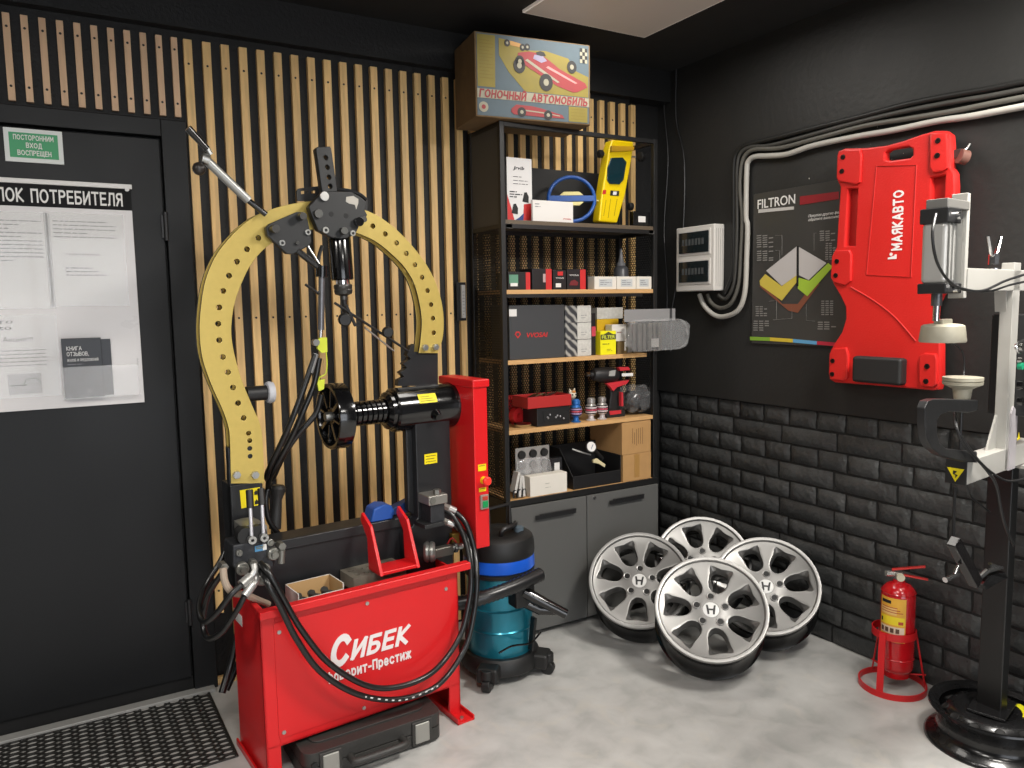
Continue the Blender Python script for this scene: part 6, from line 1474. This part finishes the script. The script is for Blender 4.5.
M().prism([q + V((-.001, .006, .012)), q + V((-.001, -.004, .010)), q + V((-.001, .002, .002)), q + V((-.001, -.006, .0)), q + V((-.001, .0, -.010)), q + V((-.001, -.001, -.001)), q + V((-.001, .006, .001))], (-.0006, 0, 0)).build('warning_mark', INK, wt, smooth=0)
ux = vp(1008, 400).x; uz = vp(1008, 262).z
M().box((ux, 0, .0), (ux + .05, .034, uz)).build('upright', WG_, VU, bevel=.002)
M().prism([(ux, AW * .5, aht), (ux - .065, AW * .5, aht), (ux - .004, AW * .5, aht + .10), (ux, AW * .5, aht + .10)], (0, .006, 0)).build('gusset', WG_, VU)
M().prism([(ux + .02, -.004, .0), (ux + .07, -.004, .0), (ux + .07, -.004, .17), (ux + .035, -.004, .19), (ux + .02, -.004, .17)], (0, .004, 0)).build('side_plate', mat('press_lilac', '#a8a3a6', .4), VU)
q = vp(1018.5, 436, -.005); M().prism([V((q.x - .010, -.005, q.z - .012)), V((q.x + .012, -.005, q.z - .010)), V((q.x + .001, -.005, q.z + .012))], (0, -.0008, 0)).build('warning_triangle', YEL, VU, smooth=0)
bx0 = vp(968, 280).x; z0_ = vp(968, 291).z; z1_ = vp(968, 268).z
M().box((bx0, 0, z0_), (ux + .2, AW, z1_)).build('upper_arm', WG_, VU, bevel=.002)
M().prism([(ux - .012, AW * .3, z0_), (ux + .0, AW * .3, z0_ - .06), (ux + .012, AW * .3, z0_ - .035), (ux + .012, AW * .3, z0_)], (0, .03, 0)).build('corner_plate', WG_, VU)
fz = vp(968, 192).z; fz0 = vp(968, 298).z
M().box((bx0 - .012, .004, fz0), (bx0 + .006, AW - .008, fz)).build('front_bracket', WG_, VU, bevel=.002)
cyx = vp(937, 250, .03).x; r_ = .031
zt_, zb_ = vp(934, 212, 0).z, vp(934, 292, 0).z
ccy = AW / 2
alu = mat('anodised_aluminium', '#b5b4b0', .32, .35)
b = M().box((cyx - r_, ccy - r_, zb_ + .02), (cyx + r_, ccy + r_, zt_ - .018)); cyb = b.build('air_cylinder', alu, VU, bevel=.012, seg=3)
for dx in (-.02, 0, .02): M().box((cyx + dx - .003, ccy - r_ - .002, zb_ + .02), (cyx + dx + .003, ccy - r_ + .004, zt_ - .018)).build('cylinder_rib', STEEL, cyb)
M().box((cyx - r_ - .004, ccy - r_ - .004, zt_ - .022), (cyx + r_ + .010, ccy + r_ + .004, zt_ + .016)).build('cylinder_cap', BLK, VU, bevel=.003)
M().box((cyx - r_ - .004, ccy - r_ - .004, zb_ - .004), (cyx + r_ + .030, ccy + r_ + .004, zb_ + .022)).build('cylinder_cap', BLK, VU, bevel=.003)
M().box((cyx - r_ + .01, ccy - r_ + .004, zt_ + .016), (bx0 - .01, ccy + r_ - .004, zt_ + .040)).build('mounting_block', mat('block_grey', '#7d7b77', .4, .3), VU, bevel=.003)
M().box((cyx + r_, ccy - .012, zb_), (bx0, ccy + .012, zt_)).build('mounting_web', STEEL, VU)
for z in (zt_ - .004, zb_ + .008):
    M().lathe([(0, -.012), (.010, -.012), (.010, 0), (0, 0)], (cyx + .012, ccy - r_ - .004, z), Y, 16).build('air_fitting', CHROME, VU)
# rod and upper heating platen
rz1 = zb_; rz0 = vp(934, 321, .03).z
M().cyl((cyx, ccy, rz0), (cyx, ccy, rz1), .008, n=16).build('piston_rod', CHROME, VU); M().cyl((cyx, ccy, rz1 - .035), (cyx, ccy, rz1 - .004), .013, n=16).build('rod_coupling', mat('coupling_grey', '#5f6062', .35, .6), VU)
PLC = mat('platen_cream', '#a5a08f', .5, .2, .12, 30)
pz0 = vp(942, 342, .03).z; px_ = vp(941, 335, .03).x
b = M().lathe([(0, 0), (.054, 0), (.056, .004), (.051, rz0 - pz0 - .014), (.045, rz0 - pz0 - .010), (.0, rz0 - pz0 - .004)], (px_, ccy, pz0), Z, 40); b.build('upper_platen', PLC, VU)
M().box((px_ - .03, ccy - .012, rz0 - .016), (px_ + .03, ccy + .012, rz0 + .004)).build('platen_lug', PLC, VU, bevel=.003)
# lower platen on its C bracket
lx = vp(961, 385, .03).x; lz1 = vp(961, 377, .03).z; lz0 = vp(961, 399, .03).z
M().lathe([(0, 0), (.020, 0), (.022, .012), (.024, .028), (.036, lz1 - lz0 - .026), (.049, lz1 - lz0 - .020), (.050, lz1 - lz0 - .012), (.046, lz1 - lz0 - .011), (.050, lz1 - lz0 - .009), (.050, lz1 - lz0), (0, lz1 - lz0)], (lx, ccy, lz0), Z, 40).build('lower_platen', PLC, VU)
zc7 = zp((900, 380), 3.49)
cl_ = [(240, 68), (240, 104), (210, 112), (140, 108), (112, 118), (100, 135), (98, 180), (108, 215), (130, 235), (205, 244), (240, 246), (240, 285), (205, 283), (150, 272), (110, 258), (80, 235), (62, 200), (56, 150), (56, 95), (66, 72), (90, 64), (140, 64)]
b = M().prism([vp(*zc7(u, v), .010) for u, v in cl_], V((0, -.022, 0))); b.build('c_bracket', BLK, VU, bevel=.003)
M().box((lx - .020, -.008, lz0 - .026), (lx + .020, ccy + .02, lz0)).build('platen_seat', BLK, VU, bevel=.002)
jz = vp(960, 450, .03).z; M().cyl((lx, ccy, aht - .005), (lx, ccy, lz0 - .02), .004, n=10).build('centre_rod', BLK, VU)
# wing bolt
q = vp(992, 261, .03); M().cyl((q.x, ccy, q.z - .01), (q.x, ccy, q.z + .018), .014, n=6).lathe([(.020, 0), (.020, .004), (0, .004)], (q.x, ccy, z1_), Z, 20).build('wing_bolt_nut', CHROME, VU)
for s in (-1, 1): M().tube([(q.x, ccy, q.z + .008), (q.x + s * .020, ccy, q.z + .022), (q.x + s * .034, ccy, q.z + .045), (q.x + s * .046, ccy, q.z + .068)], [.006, .006, .006, .005], n=10).build('bolt_wing', CHROME, VU)
# control box
CBX = M().box((ux + .052, -.03, .16), (ux + .16, AW + .02, .46)).build('control_box', BLK, VU, bevel=.004)
for (py, m_, r) in ((347, CHROME, .012), (360, CHROME, .008), (366, mat('button_green2', '#1d9a70', .4), .010), (385, BLKG, .014), (401, BLKG, .012)):
    q = vp(1019, py, -.03); M().cyl((q.x, -.034 - r * .6, q.z), (q.x, -.028, q.z), r, n=18).build('panel_knob', m_, CBX)
M().tube([vp(1024, 340, -.04), vp(1016, 345, -.045), vp(1019, 352, -.05), vp(1026, 350, -.05)], .004, smooth=4).build('air_line', CHROME, CBX)
for pts, r in (([(936, 214, -.02), (932.5, 235, -.03), (937, 262, -.03), (950, 282, -.025), (968, 290, -.02), (985, 290, -.02), (1005, 281, -.03), (1026, 274, -.03)], .0035), ([(950, 284, -.01), (965, 290, -.015), (990, 291, -.02), (1010, 285, -.03), (1028, 281, -.03)], .003), ([(955, 408, .03), (957, 430, -.01), (970, 452, -.02), (985, 468, -.02), (996, 485, -.03), (1001, 510, -.03), (1006, 528, -.03), (1014, 546, -.03)], .0042), ([(960, 435, -.0), (980, 462, -.02), (1000, 478, -.03), (1012, 481, -.03), (1028, 478, -.03)], .0035), ([(936, 335, .06), (961, 350, .08), (964, 370, .08), (962, 392, .06)], .0025), ([(966, 482, .03), (970, 495, .03), (978, 503, .04), (990, 512, .06)], .003)):
    M().tube([vp(*p) for p in pts], r, n=8, smooth=6).build('power_cable', BLK, VU)
# hanging cable, channel bar and clamp on the column
M().tube([PS.P(*p) for p in ((955, 487, -.02), (954, 510, -.02), (953, 542, -.02))], .0045, n=8).build('hanging_cable', BLK, PS)
c0, c1 = PS.P(953, 541, -.05), PS.P(976, 583, -.05)
b = M().bar(c0, c1, .035, .028, Y); cb2 = b.build('channel_bar', mat('bar_gloss_black', '#100d0e', .25, .1, coat=.3), PS, bevel=.003)
for p0, p1, r in (((945, 580), (957, 574), .008), ((953, 577), (958, 566), .006), ((976, 580), (986, 571), .010), ((984, 572), (998, 568), .008), ((990, 564), (1002, 568), .006)):
    M().cyl(PS.P(*p0, -.045), PS.P(*p1, -.045), r, n=12).build('clamp_fitting', CHROME, PS)
M().prism([PS.P(*p, -.03) for p in ((976, 583), (984, 574), (998, 570), (1002, 576), (990, 582), (980, 588))], V((0, -.02, 0))).build('clamp_bracket', BLKG, PS, bevel=.002)
